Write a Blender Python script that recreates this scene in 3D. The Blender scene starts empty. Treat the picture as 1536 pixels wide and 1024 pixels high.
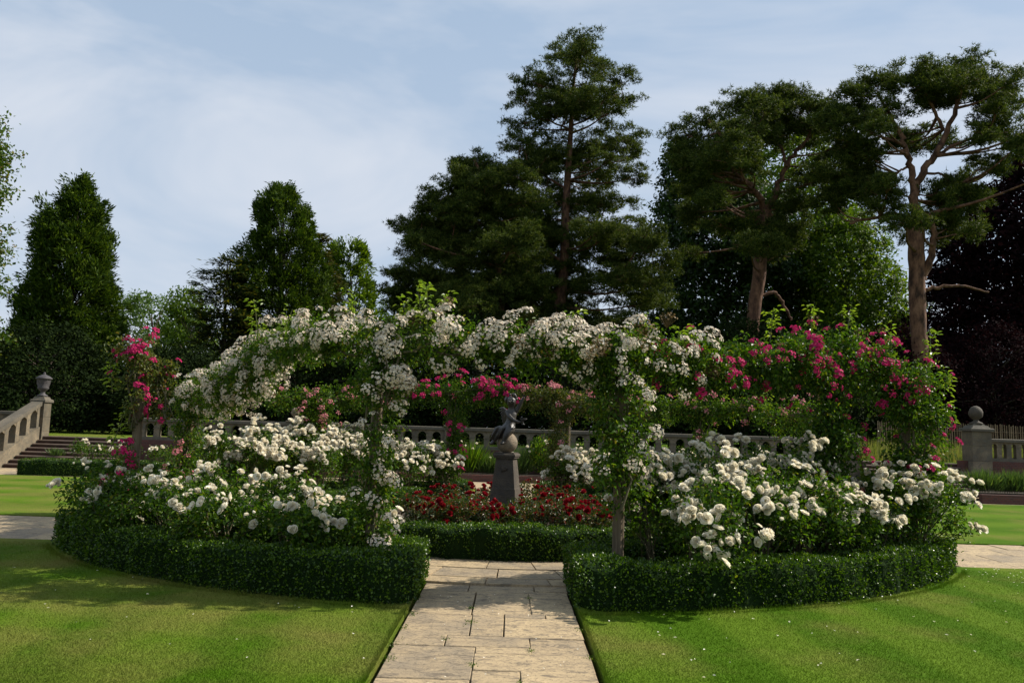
import bpy, math, random
import numpy as np
from math import sin, cos, pi, radians, sqrt, atan2
from mathutils import Vector, Matrix, Euler

rng = np.random.default_rng(7)
random.seed(7)
scn = bpy.context.scene
COL = scn.collection

# ------------------------------------------------------------------ camera
cam_d = bpy.data.cameras.new('camera')
cam_d.lens = 28.0
cam_d.sensor_width = 36.0
cam_d.clip_start = 0.1
cam_d.clip_end = 2000
cam = bpy.data.objects.new('camera', cam_d)
COL.objects.link(cam)
PITCH, ROLL = radians(6.26), radians(1.72)
cam.matrix_world = (Matrix.Translation((0, 0, 1.61)) @ Matrix.Rotation(pi/2 + PITCH, 4, 'X')
                    @ Matrix.Rotation(ROLL, 4, 'Z'))
scn.camera = cam

# ------------------------------------------------------------------ light
SUN_EL = radians(41)
SUN_H = Vector((0.965, 0.25, 0)).normalized()
to_sun = Vector((SUN_H.x*cos(SUN_EL), SUN_H.y*cos(SUN_EL), sin(SUN_EL)))
sun_d = bpy.data.lights.new('sun', 'SUN')
sun_d.energy = 5.0
sun_d.angle = radians(0.5)
sun_d.color = (1.0, 0.93, 0.82)
sun = bpy.data.objects.new('sun', sun_d)
sun.rotation_euler = to_sun.to_track_quat('Z', 'Y').to_euler()
sun.location = (20, 12, 30)
COL.objects.link(sun)

world = bpy.data.worlds.new('World')
scn.world = world
world.use_nodes = True
nt = world.node_tree
for n in list(nt.nodes): nt.nodes.remove(n)
wo = nt.nodes.new('ShaderNodeOutputWorld')
bg = nt.nodes.new('ShaderNodeBackground')
bg.inputs['Strength'].default_value = 0.076
sky = nt.nodes.new('ShaderNodeTexSky')
sky.sky_type = 'NISHITA'
sky.sun_disc = False
sky.sun_elevation = SUN_EL
sky.sun_rotation = atan2(SUN_H.x, SUN_H.y)
sky.air_density = 1.0
sky.dust_density = 1.2
sky.ozone_density = 1.2
# thin high cirrus: white veil over the blue, thicker low down, in soft streaks
tc = nt.nodes.new('ShaderNodeTexCoord')
mp = nt.nodes.new('ShaderNodeMapping')
mp.inputs['Rotation'].default_value = (0.0, radians(48), radians(10))
mp.inputs['Scale'].default_value = (1.0, 1.5, 2.4)
nz = nt.nodes.new('ShaderNodeTexNoise')
nz.inputs['Scale'].default_value = 2.0
nz.inputs['Detail'].default_value = 5
nz.inputs['Roughness'].default_value = 0.58
nz.inputs['Distortion'].default_value = 0.5
cr = nt.nodes.new('ShaderNodeValToRGB')
cr.color_ramp.elements[0].position = 0.42
cr.color_ramp.elements[0].color = (0.0, 0.0, 0.0, 1)
cr.color_ramp.elements[1].position = 0.74
cr.color_ramp.elements[1].color = (0.85, 0.85, 0.85, 1)
mx = nt.nodes.new('ShaderNodeMix'); mx.data_type = 'RGBA'
mx.inputs[7].default_value = (6.7, 7.15, 7.95, 1)
veil = nt.nodes.new('ShaderNodeMix'); veil.data_type = 'RGBA'
veil.inputs[0].default_value = 0.72
veil.inputs[7].default_value = (4.4, 5.75, 7.5, 1)
sz = nt.nodes.new('ShaderNodeSeparateXYZ')
low = nt.nodes.new('ShaderNodeMapRange')
low.inputs[1].default_value = 0.0; low.inputs[2].default_value = 0.55
low.inputs[3].default_value = 0.45; low.inputs[4].default_value = 0.0
addf = nt.nodes.new('ShaderNodeMath'); addf.operation = 'ADD'; addf.use_clamp = True
nt.links.new(tc.outputs['Generated'], mp.inputs['Vector'])
nt.links.new(mp.outputs['Vector'], nz.inputs['Vector'])
nt.links.new(nz.outputs['Fac'], cr.inputs['Fac'])
nt.links.new(tc.outputs['Generated'], sz.inputs[0])
nt.links.new(sz.outputs['Z'], low.inputs[0])
nt.links.new(cr.outputs['Color'], addf.inputs[0]); nt.links.new(low.outputs[0], addf.inputs[1])
nt.links.new(addf.outputs[0], mx.inputs[0])
nt.links.new(sky.outputs['Color'], veil.inputs[6])
nt.links.new(veil.outputs[2], mx.inputs[6])
nt.links.new(mx.outputs[2], bg.inputs['Color'])
nt.links.new(bg.outputs['Background'], wo.inputs['Surface'])

vs = scn.view_settings
scn.display_settings.display_device = 'sRGB'
vs.view_transform = 'Standard'
vs.look = 'None'
vs.exposure = 0.5
vs.gamma = 1.0
vs.use_curve_mapping = False
scn.cycles.max_bounces = 6
scn.cycles.diffuse_bounces = 3
scn.cycles.glossy_bounces = 2
scn.cycles.transmission_bounces = 4
scn.cycles.transparent_max_bounces = 8
scn.cycles.sample_clamp_indirect = 4.0

# ------------------------------------------------------------------ materials
def new_mat(name):
    m = bpy.data.materials.new(name); m.use_nodes = True
    t = m.node_tree
    for n in list(t.nodes): t.nodes.remove(n)
    return m, t, t.nodes.new('ShaderNodeOutputMaterial')

def ramp(t, stops):
    r = t.nodes.new('ShaderNodeValToRGB')
    e = r.color_ramp.elements
    while len(e) < len(stops): e.new(0.5)
    for el, (p, c) in zip(e, stops):
        el.position = p; el.color = (*c, 1)
    return r

def leaf_mat(name, stops, transl=0.32, rough=0.42, tint=(1.5, 1.55, 0.6), spec=0.35):
    """leaves: one random tone per leaf out of the ramp; light also passes through them"""
    m, t, out = new_mat(name)
    g = t.nodes.new('ShaderNodeNewGeometry')
    r = ramp(t, stops)
    t.links.new(g.outputs['Random Per Island'], r.inputs['Fac'])
    p = t.nodes.new('ShaderNodeBsdfPrincipled')
    p.inputs['Roughness'].default_value = rough
    p.inputs['Specular IOR Level'].default_value = spec
    t.links.new(r.outputs['Color'], p.inputs['Base Color'])
    tr = t.nodes.new('ShaderNodeBsdfTranslucent')
    mu = t.nodes.new('ShaderNodeMix'); mu.data_type = 'RGBA'; mu.blend_type = 'MULTIPLY'
    mu.inputs[0].default_value = 1.0
    mu.inputs[7].default_value = (*tint, 1)
    t.links.new(r.outputs['Color'], mu.inputs[6])
    t.links.new(mu.outputs[2], tr.inputs['Color'])
    ms = t.nodes.new('ShaderNodeMixShader'); ms.inputs[0].default_value = transl
    t.links.new(p.outputs[0], ms.inputs[1]); t.links.new(tr.outputs[0], ms.inputs[2])
    t.links.new(ms.outputs[0], out.inputs['Surface'])
    return m

def rough_mat(name, stops, scale=3.0, rough=0.85, bump=0.3, bscale=30.0, detail=6, island=0.0, spec=0.3, stretch=(1, 1, 1), metal=0.0):
    """mottled solid: noise through a ramp, optional tone per piece, fine bump"""
    m, t, out = new_mat(name)
    tcn = t.nodes.new('ShaderNodeTexCoord')
    mpn = t.nodes.new('ShaderNodeMapping'); mpn.inputs['Scale'].default_value = stretch
    t.links.new(tcn.outputs['Object'], mpn.inputs['Vector'])
    n = t.nodes.new('ShaderNodeTexNoise')
    n.inputs['Scale'].default_value = scale; n.inputs['Detail'].default_value = detail
    n.inputs['Roughness'].default_value = 0.65
    t.links.new(mpn.outputs['Vector'], n.inputs['Vector'])
    r = ramp(t, stops)
    src = n.outputs['Fac']
    if island:
        g = t.nodes.new('ShaderNodeNewGeometry')
        ma = t.nodes.new('ShaderNodeMath'); ma.operation = 'MULTIPLY_ADD'
        ma.inputs[1].default_value = island; 
        t.links.new(g.outputs['Random Per Island'], ma.inputs[0])
        sb = t.nodes.new('ShaderNodeMath'); sb.operation = 'SUBTRACT'; sb.inputs[1].default_value = island/2
        t.links.new(src, sb.inputs[0]); t.links.new(sb.outputs[0], ma.inputs[2])
        src = ma.outputs[0]
    t.links.new(src, r.inputs['Fac'])
    p = t.nodes.new('ShaderNodeBsdfPrincipled')
    p.inputs['Roughness'].default_value = rough
    p.inputs['Specular IOR Level'].default_value = spec
    p.inputs['Metallic'].default_value = metal
    t.links.new(r.outputs['Color'], p.inputs['Base Color'])
    if bump:
        n2 = t.nodes.new('ShaderNodeTexNoise'); n2.inputs['Scale'].default_value = bscale; n2.inputs['Detail'].default_value = 5
        t.links.new(mpn.outputs['Vector'], n2.inputs['Vector'])
        b = t.nodes.new('ShaderNodeBump'); b.inputs['Strength'].default_value = bump; b.inputs['Distance'].default_value = 0.02
        t.links.new(n2.outputs['Fac'], b.inputs['Height']); t.links.new(b.outputs['Normal'], p.inputs['Normal'])
    t.links.new(p.outputs[0], out.inputs['Surface'])
    return m

def grass_mat(name, island, rot=-7, wscale=.27, soft=0.0):
    """mown turf: stripes of the mower along the ground, straw-coloured dry patches"""
    m, t, out = new_mat(name)
    g = t.nodes.new('ShaderNodeNewGeometry')
    mpn = t.nodes.new('ShaderNodeMapping'); mpn.inputs['Rotation'].default_value = (0, 0, radians(rot))
    t.links.new(g.outputs['Position'], mpn.inputs['Vector'])
    w = t.nodes.new('ShaderNodeTexWave'); w.wave_type = 'BANDS'; w.bands_direction = 'X'
    w.inputs['Scale'].default_value = wscale; w.inputs['Distortion'].default_value = 0.9
    w.inputs['Detail'].default_value = 2; w.inputs['Detail Scale'].default_value = 0.8
    t.links.new(mpn.outputs['Vector'], w.inputs['Vector'])
    n = t.nodes.new('ShaderNodeTexNoise'); n.inputs['Scale'].default_value = 0.9; n.inputs['Detail'].default_value = 5
    t.links.new(g.outputs['Position'], n.inputs['Vector'])
    n3 = t.nodes.new('ShaderNodeTexNoise'); n3.inputs['Scale'].default_value = 60; n3.inputs['Detail'].default_value = 4
    t.links.new(g.outputs['Position'], n3.inputs['Vector'])
    stripe = ramp(t, [(0.3-soft, (0.060, 0.128, 0.005)), (0.7+soft*2, (0.096, 0.165, 0.011))])
    t.links.new(w.outputs['Fac'], stripe.inputs['Fac'])
    # dry, more on the left lawn
    sx = t.nodes.new('ShaderNodeSeparateXYZ'); t.links.new(g.outputs['Position'], sx.inputs[0])
    mr = t.nodes.new('ShaderNodeMapRange'); mr.inputs[1].default_value = -1.0; mr.inputs[2].default_value = 2.0
    mr.inputs[3].default_value = 0.13; mr.inputs[4].default_value = 0.0
    t.links.new(sx.outputs['X'], mr.inputs[0])
    ad = t.nodes.new('ShaderNodeMath'); ad.operation = 'ADD'
    t.links.new(n.outputs['Fac'], ad.inputs[0]); t.links.new(mr.outputs[0], ad.inputs[1])
    dry = ramp(t, [(0.5, (0, 0, 0)), (0.80, (0.85, 0.85, 0.85))])
    t.links.new(ad.outputs[0], dry.inputs['Fac'])
    mxn = t.nodes.new('ShaderNodeMix'); mxn.data_type = 'RGBA'
    mxn.inputs[7].default_value = (0.175, 0.160, 0.040, 1)
    t.links.new(dry.outputs['Color'], mxn.inputs[0]); t.links.new(stripe.outputs['Color'], mxn.inputs[6])
    fine = ramp(t, [(0.25, (0.84, 0.84, 0.84)), (0.75, (1.14, 1.14, 1.14))])
    t.links.new(g.outputs['Random Per Island'] if island else n3.outputs['Fac'], fine.inputs['Fac'])
    mu = t.nodes.new('ShaderNodeMix'); mu.data_type = 'RGBA'; mu.blend_type = 'MULTIPLY'; mu.inputs[0].default_value = 1
    t.links.new(mxn.outputs[2], mu.inputs[6]); t.links.new(fine.outputs['Color'], mu.inputs[7])
    p = t.nodes.new('ShaderNodeBsdfPrincipled'); p.inputs['Roughness'].default_value = 0.9
    p.inputs['Specular IOR Level'].default_value = 0.05
    t.links.new(mu.outputs[2], p.inputs['Base Color'])
    if island:
        tr = t.nodes.new('ShaderNodeBsdfTranslucent'); t.links.new(mu.outputs[2], tr.inputs['Color'])
        ms = t.nodes.new('ShaderNodeMixShader'); ms.inputs[0].default_value = 0.3
        t.links.new(p.outputs[0], ms.inputs[1]); t.links.new(tr.outputs[0], ms.inputs[2])
        t.links.new(ms.outputs[0], out.inputs['Surface'])
    else:
        b = t.nodes.new('ShaderNodeBump'); b.inputs['Strength'].default_value = 0.9; b.inputs['Distance'].default_value = 0.03
        t.links.new(n3.outputs['Fac'], b.inputs['Height']); t.links.new(b.outputs['Normal'], p.inputs['Normal'])
        t.links.new(p.outputs[0], out.inputs['Surface'])
    return m

def stone_mat(name, light, mid, dark, tone=0.5, lichen=(0.10, 0.095, 0.075)):
    """weathered flagstone: a tone per slab, blotches, dark lichen flecks"""
    m, t, out = new_mat(name)
    g = t.nodes.new('ShaderNodeNewGeometry')
    n = t.nodes.new('ShaderNodeTexNoise'); n.inputs['Scale'].default_value = 2.6; n.inputs['Detail'].default_value = 7
    n.inputs['Roughness'].default_value = 0.62
    t.links.new(g.outputs['Position'], n.inputs['Vector'])
    ma = t.nodes.new('ShaderNodeMath'); ma.operation = 'MULTIPLY_ADD'; ma.inputs[1].default_value = tone
    t.links.new(g.outputs['Random Per Island'], ma.inputs[0])
    sb = t.nodes.new('ShaderNodeMath'); sb.operation = 'SUBTRACT'; sb.inputs[1].default_value = tone/2
    t.links.new(n.outputs['Fac'], sb.inputs[0]); t.links.new(sb.outputs[0], ma.inputs[2])
    r = ramp(t, [(0.22, dark), (0.5, mid), (0.75, light)])
    t.links.new(ma.outputs[0], r.inputs['Fac'])
    n2 = t.nodes.new('ShaderNodeTexNoise'); n2.inputs['Scale'].default_value = 9; n2.inputs['Detail'].default_value = 9
    n2.inputs['Roughness'].default_value = 0.75; n2.inputs['Distortion'].default_value = 1.0
    mpn = t.nodes.new('ShaderNodeMapping'); mpn.inputs['Scale'].default_value = (0.7, 1.6, 1)
    t.links.new(g.outputs['Position'], mpn.inputs['Vector']); t.links.new(mpn.outputs['Vector'], n2.inputs['Vector'])
    lr = ramp(t, [(0.50, (0, 0, 0)), (0.61, (0.85, 0.85, 0.85))])
    t.links.new(n2.outputs['Fac'], lr.inputs['Fac'])
    mxn = t.nodes.new('ShaderNodeMix'); mxn.data_type = 'RGBA'; mxn.inputs[7].default_value = (*lichen, 1)
    t.links.new(lr.outputs['Color'], mxn.inputs[0]); t.links.new(r.outputs['Color'], mxn.inputs[6])
    v = t.nodes.new('ShaderNodeTexVoronoi'); v.feature = 'DISTANCE_TO_EDGE'; v.inputs['Scale'].default_value = 3.2
    wv = t.nodes.new('ShaderNodeMix'); wv.data_type = 'RGBA'; wv.blend_type = 'LINEAR_LIGHT'; wv.inputs[0].default_value = 0.12
    t.links.new(g.outputs['Position'], wv.inputs[6]); t.links.new(n2.outputs['Color'], wv.inputs[7])
    t.links.new(wv.outputs[2], v.inputs['Vector'])
    vr = ramp(t, [(0.0, (0.55, 0.55, 0.55)), (0.02, (0, 0, 0))]); t.links.new(v.outputs['Distance'], vr.inputs['Fac'])
    n4 = t.nodes.new('ShaderNodeTexNoise'); n4.inputs['Scale'].default_value = 38; n4.inputs['Detail'].default_value = 6; n4.inputs['Roughness'].default_value = 0.7
    t.links.new(g.outputs['Position'], n4.inputs['Vector'])
    sp = ramp(t, [(0.52, (0, 0, 0)), (0.64, (0.75, 0.75, 0.75))]); t.links.new(n4.outputs['Fac'], sp.inputs['Fac'])
    n5 = t.nodes.new('ShaderNodeTexNoise'); n5.inputs['Scale'].default_value = 1.7; n5.inputs['Detail'].default_value = 3
    t.links.new(g.outputs['Position'], n5.inputs['Vector'])
    cm = ramp(t, [(0.48, (0, 0, 0)), (0.60, (1, 1, 1))]); t.links.new(n5.outputs['Fac'], cm.inputs['Fac'])
    cx_ = t.nodes.new('ShaderNodeMath'); cx_.operation = 'MULTIPLY'
    t.links.new(vr.outputs['Color'], cx_.inputs[0]); t.links.new(cm.outputs['Color'], cx_.inputs[1])
    mxx = t.nodes.new('ShaderNodeMath'); mxx.operation = 'MAXIMUM'
    t.links.new(cx_.outputs[0], mxx.inputs[0]); t.links.new(sp.outputs['Color'], mxx.inputs[1])
    mx2 = t.nodes.new('ShaderNodeMix'); mx2.data_type = 'RGBA'; mx2.inputs[7].default_value = (*[q*.75 for q in lichen], 1)
    t.links.new(mxx.outputs[0], mx2.inputs[0]); t.links.new(mxn.outputs[2], mx2.inputs[6])
    mxn = mx2
    p = t.nodes.new('ShaderNodeBsdfPrincipled'); p.inputs['Roughness'].default_value = 0.8
    p.inputs['Specular IOR Level'].default_value = 0.3
    t.links.new(mxn.outputs[2], p.inputs['Base Color'])
    b = t.nodes.new('ShaderNodeBump'); b.inputs['Strength'].default_value = 0.8; b.inputs['Distance'].default_value = 0.02
    t.links.new(n2.outputs['Fac'], b.inputs['Height']); t.links.new(b.outputs['Normal'], p.inputs['Normal'])
    t.links.new(p.outputs[0], out.inputs['Surface'])
    return m

def brick_mat(name):
    m, t, out = new_mat(name)
    tcn = t.nodes.new('ShaderNodeTexCoord')
    mpn = t.nodes.new('ShaderNodeMapping'); mpn.inputs['Rotation'].default_value = (radians(90), 0, 0)
    t.links.new(tcn.outputs['Object'], mpn.inputs['Vector'])
    b = t.nodes.new('ShaderNodeTexBrick'); b.inputs['Scale'].default_value = 4.5
    b.inputs['Color1'].default_value = (0.11, 0.036, 0.024, 1); b.inputs['Color2'].default_value = (0.07, 0.028, 0.022, 1)
    b.inputs['Mortar'].default_value = (0.09, 0.07, 0.058, 1)
    t.links.new(mpn.outputs['Vector'], b.inputs['Vector'])
    p = t.nodes.new('ShaderNodeBsdfPrincipled'); p.inputs['Roughness'].default_value = 0.9
    t.links.new(b.outputs['Color'], p.inputs['Base Color'])
    t.links.new(p.outputs[0], out.inputs['Surface'])
    return m

def petal_mat(name, stops, transl=0.3, rough=0.6, tint=(1, 1, 1)):
    return leaf_mat(name, stops, transl, rough, tint, 0.2)

M = {}
M['rose_leaf'] = leaf_mat('rose_leaf', [(0, (0.016, 0.042, 0.003)), (0.55, (0.044, 0.100, 0.007)), (0.9, (0.095, 0.165, 0.012)), (1, (0.13, 0.13, 0.014))], 0.42, 0.38, (1.5, 1.55, 0.5), 0.25)
M['rambler_leaf'] = leaf_mat('rambler_leaf', [(0, (0.020, 0.048, 0.004)), (0.6, (0.058, 0.122, 0.009)), (0.9, (0.13, 0.205, 0.014)), (1, (0.16, 0.13, 0.02))], 0.42, 0.4, (1.5, 1.55, 0.5), 0.22)
M['old_rambler_leaf'] = leaf_mat('old_rambler_leaf', [(0, (0.03, 0.05, 0.010)), (0.5, (0.075, 0.10, 0.016)), (0.85, (0.12, 0.13, 0.022)), (1, (0.17, 0.085, 0.03))], 0.38, 0.45)
M['young_leaf'] = leaf_mat('young_leaf', [(0, (0.12, 0.20, 0.02)), (1, (0.22, 0.28, 0.035))], 0.45, 0.35)
M['red_rose_leaf'] = leaf_mat('red_rose_leaf', [(0, (0.020, 0.042, 0.006)), (0.6, (0.05, 0.082, 0.012)), (0.85, (0.11, 0.065, 0.018)), (1, (0.16, 0.04, 0.02))], 0.32, 0.36, (1.4, 1.3, 0.7))
M['box_leaf'] = leaf_mat('box_leaf', [(0, (0.013, 0.036, 0.002)), (0.6, (0.042, 0.096, 0.004)), (1, (0.12, 0.195, 0.010))], 0.28, 0.32, (1.5, 1.55, 0.5), 0.35)
M['box_core'] = rough_mat('box_core', [(0.3, (0.007, 0.016, 0.004)), (0.7, (0.016, 0.034, 0.008))], 30, 0.95, 0.8, 90, spec=0.05)
M['white_petal'] = petal_mat('white_petal', [(0, (0.80, 0.70, 0.50)), (0.35, (0.88, 0.83, 0.70)), (1, (0.92, 0.89, 0.80))], 0.40, 0.6, (1, 0.97, 0.88))
M['rambler_petal'] = petal_mat('rambler_petal', [(0, (0.58, 0.44, 0.33)), (0.35, (0.70, 0.61, 0.48)), (1, (0.80, 0.75, 0.65))], 0.3)
M['pollen'] = petal_mat('pollen', [(0, (0.35, 0.24, 0.05)), (1, (0.55, 0.42, 0.12))], 0.1)
M['magenta_petal'] = petal_mat('magenta_petal', [(0, (0.40, 0.010, 0.085)), (0.6, (0.58, 0.022, 0.15)), (1, (0.66, 0.07, 0.24))], 0.3)
M['pink_petal'] = petal_mat('pink_petal', [(0, (0.50, 0.14, 0.17)), (1, (0.66, 0.33, 0.32))], 0.3)
M['red_petal'] = petal_mat('red_petal', [(0, (0.19, 0.004, 0.010)), (1, (0.34, 0.010, 0.020))], 0.25)
M['dried'] = petal_mat('dried', [(0, (0.12, 0.075, 0.03)), (1, (0.24, 0.16, 0.065))], 0.2)
M['cane'] = rough_mat('cane', [(0.3, (0.06, 0.05, 0.025)), (0.7, (0.11, 0.10, 0.05))], 8, 0.8, 0.3, 40)
M['green_cane'] = rough_mat('green_cane', [(0.3, (0.06, 0.09, 0.025)), (0.7, (0.12, 0.11, 0.04))], 8, 0.7, 0.2, 40)
M['post_wood'] = rough_mat('post_wood', [(0.3, (0.065, 0.048, 0.030)), (0.7, (0.19, 0.145, 0.092))], 4, 0.85, 0.5, 25, stretch=(6, 6, 0.6))
M['turf'] = grass_mat('turf', False)
M['turf_across'] = grass_mat('turf_across', False, 88, .17, .15)
M['blade'] = grass_mat('blade', True)
M['soil'] = rough_mat('soil', [(0.3, (0.020, 0.014, 0.009)), (0.7, (0.055, 0.040, 0.026))], 12, 0.95, 1.0, 40)
M['flag'] = stone_mat('flag', (0.47, 0.355, 0.205), (0.39, 0.295, 0.175), (0.255, 0.205, 0.14), 0.40, (0.15, 0.12, 0.085))
M['wall_stone'] = stone_mat('wall_stone', (0.25, 0.20, 0.13), (0.155, 0.125, 0.082), (0.07, 0.058, 0.04), 0.22)
M['coping_stone'] = stone_mat('coping_stone', (0.17, 0.14, 0.10), (0.11, 0.094, 0.07), (0.055, 0.048, 0.037), 0.15)
M['grey_stone'] = stone_mat('grey_stone', (0.115, 0.092, 0.066), (0.075, 0.060, 0.043), (0.038, 0.031, 0.023), 0.1, (0.05, 0.045, 0.04))
M['ball_stone'] = stone_mat('ball_stone', (0.29, 0.225, 0.15), (0.21, 0.16, 0.105), (0.10, 0.08, 0.058), 0.1)
M['lead'] = rough_mat('lead', [(0.3, (0.018, 0.015, 0.012)), (0.7, (0.058, 0.049, 0.040))], 9, 0.42, 0.3, 50, spec=0.5)
M['urn_lead'] = rough_mat('urn_lead', [(0.3, (0.035, 0.032, 0.033)), (0.7, (0.085, 0.078, 0.08))], 9, 0.6, 0.3, 40)
M['brick'] = brick_mat('brick')
M['step_brick'] = rough_mat('step_brick', [(0.3, (0.045, 0.024, 0.018)), (0.7, (0.10, 0.055, 0.04))], 6, 0.9, 0.5, 25)
M['tread'] = rough_mat('tread', [(0.3, (0.10, 0.07, 0.054)), (0.7, (0.17, 0.125, 0.095))], 4, 0.9, 0.4, 25)
M['pine_bark'] = rough_mat('pine_bark', [(0.35, (0.035, 0.018, 0.011)), (0.5, (0.12, 0.060, 0.034)), (0.7, (0.22, 0.120, 0.07))], 4.5, 0.9, 0.9, 10, stretch=(1, 1, 0.45))
M['bark'] = rough_mat('bark', [(0.3, (0.035, 0.028, 0.02)), (0.7, (0.10, 0.08, 0.06))], 3, 0.95, 0.8, 12, stretch=(1, 1, 0.3))
M['needle'] = leaf_mat('needle', [(0, (0.012, 0.026, 0.005)), (0.55, (0.046, 0.074, 0.013)), (1, (0.130, 0.152, 0.030))], 0.28, 0.55, (1.4, 1.4, 0.6), 0.08)
M['conifer'] = leaf_mat('conifer', [(0, (0.010, 0.025, 0.003)), (0.6, (0.034, 0.066, 0.007)), (1, (0.085, 0.125, 0.013))], 0.28, 0.55, (1.5, 1.5, 0.5), 0.06)
M['golden'] = leaf_mat('golden', [(0, (0.012, 0.026, 0.008)), (0.72, (0.025, 0.045, 0.012)), (0.86, (0.12, 0.12, 0.016)), (1, (0.20, 0.17, 0.02))], 0.25, 0.5, (1.4, 1.4, 0.6), 0.2)
M['olive'] = leaf_mat('olive', [(0, (0.025, 0.036, 0.010)), (0.6, (0.055, 0.065, 0.018)), (1, (0.12, 0.105, 0.035))], 0.25, 0.5, (1.4, 1.3, 0.6), 0.2)
M['broad'] = leaf_mat('broad', [(0, (0.026, 0.056, 0.004)), (0.6, (0.062, 0.112, 0.008)), (1, (0.125, 0.175, 0.014))], 0.38, 0.5, (1.6, 1.6, 0.5), 0.1)
M['broad_dark'] = leaf_mat('broad_dark', [(0, (0.008, 0.020, 0.004)), (0.6, (0.018, 0.040, 0.006)), (1, (0.042, 0.078, 0.010))], 0.32, 0.5, (1.6, 1.7, 0.6), 0.15)
M['broad_autumn'] = leaf_mat('broad_autumn', [(0, (0.025, 0.06, 0.006)), (0.6, (0.06, 0.115, 0.010)), (0.92, (0.12, 0.14, 0.015)), (1, (0.18, 0.11, 0.02))], 0.35, 0.45, (1.4, 1.4, 0.6), 0.25)
M['pale'] = leaf_mat('pale', [(0, (0.04, 0.085, 0.014)), (1, (0.095, 0.15, 0.026))], 0.35, 0.5, (1.4, 1.4, 0.7), 0.2)
M['copper'] = leaf_mat('copper', [(0, (0.007, 0.004, 0.005)), (0.8, (0.015, 0.006, 0.007)), (1, (0.035, 0.010, 0.010))], 0.12, 0.8, (1.6, 0.8, 0.7), 0.02)
M['broad_mid'] = leaf_mat('broad_mid', [(0, (0.016, 0.038, 0.006)), (0.6, (0.036, 0.072, 0.010)), (1, (0.075, 0.120, 0.016))], 0.34, 0.5, (1.6, 1.6, 0.6), 0.15)
M['shaded_shrub'] = leaf_mat('shaded_shrub', [(0, (0.005, 0.010, 0.003)), (0.85, (0.012, 0.022, 0.005)), (1, (0.030, 0.046, 0.009))], 0.15, 0.7, (1.5, 1.5, 0.6), 0.03)  # shade under the trees is put into this near-black leaf colour
M['meadow'] = leaf_mat('meadow', [(0, (0.09, 0.12, 0.025)), (0.6, (0.15, 0.17, 0.04)), (1, (0.24, 0.20, 0.08))], 0.35, 0.6)
M['perennial'] = leaf_mat('perennial', [(0, (0.03, 0.06, 0.016)), (0.7, (0.06, 0.11, 0.025)), (1, (0.11, 0.15, 0.04))], 0.35, 0.5)
M['pale_wood'] = rough_mat('pale_wood', [(0.3, (0.13, 0.09, 0.05)), (0.7, (0.24, 0.17, 0.10))], 6, 0.9, 0.2, 20, island=0.4)

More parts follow.
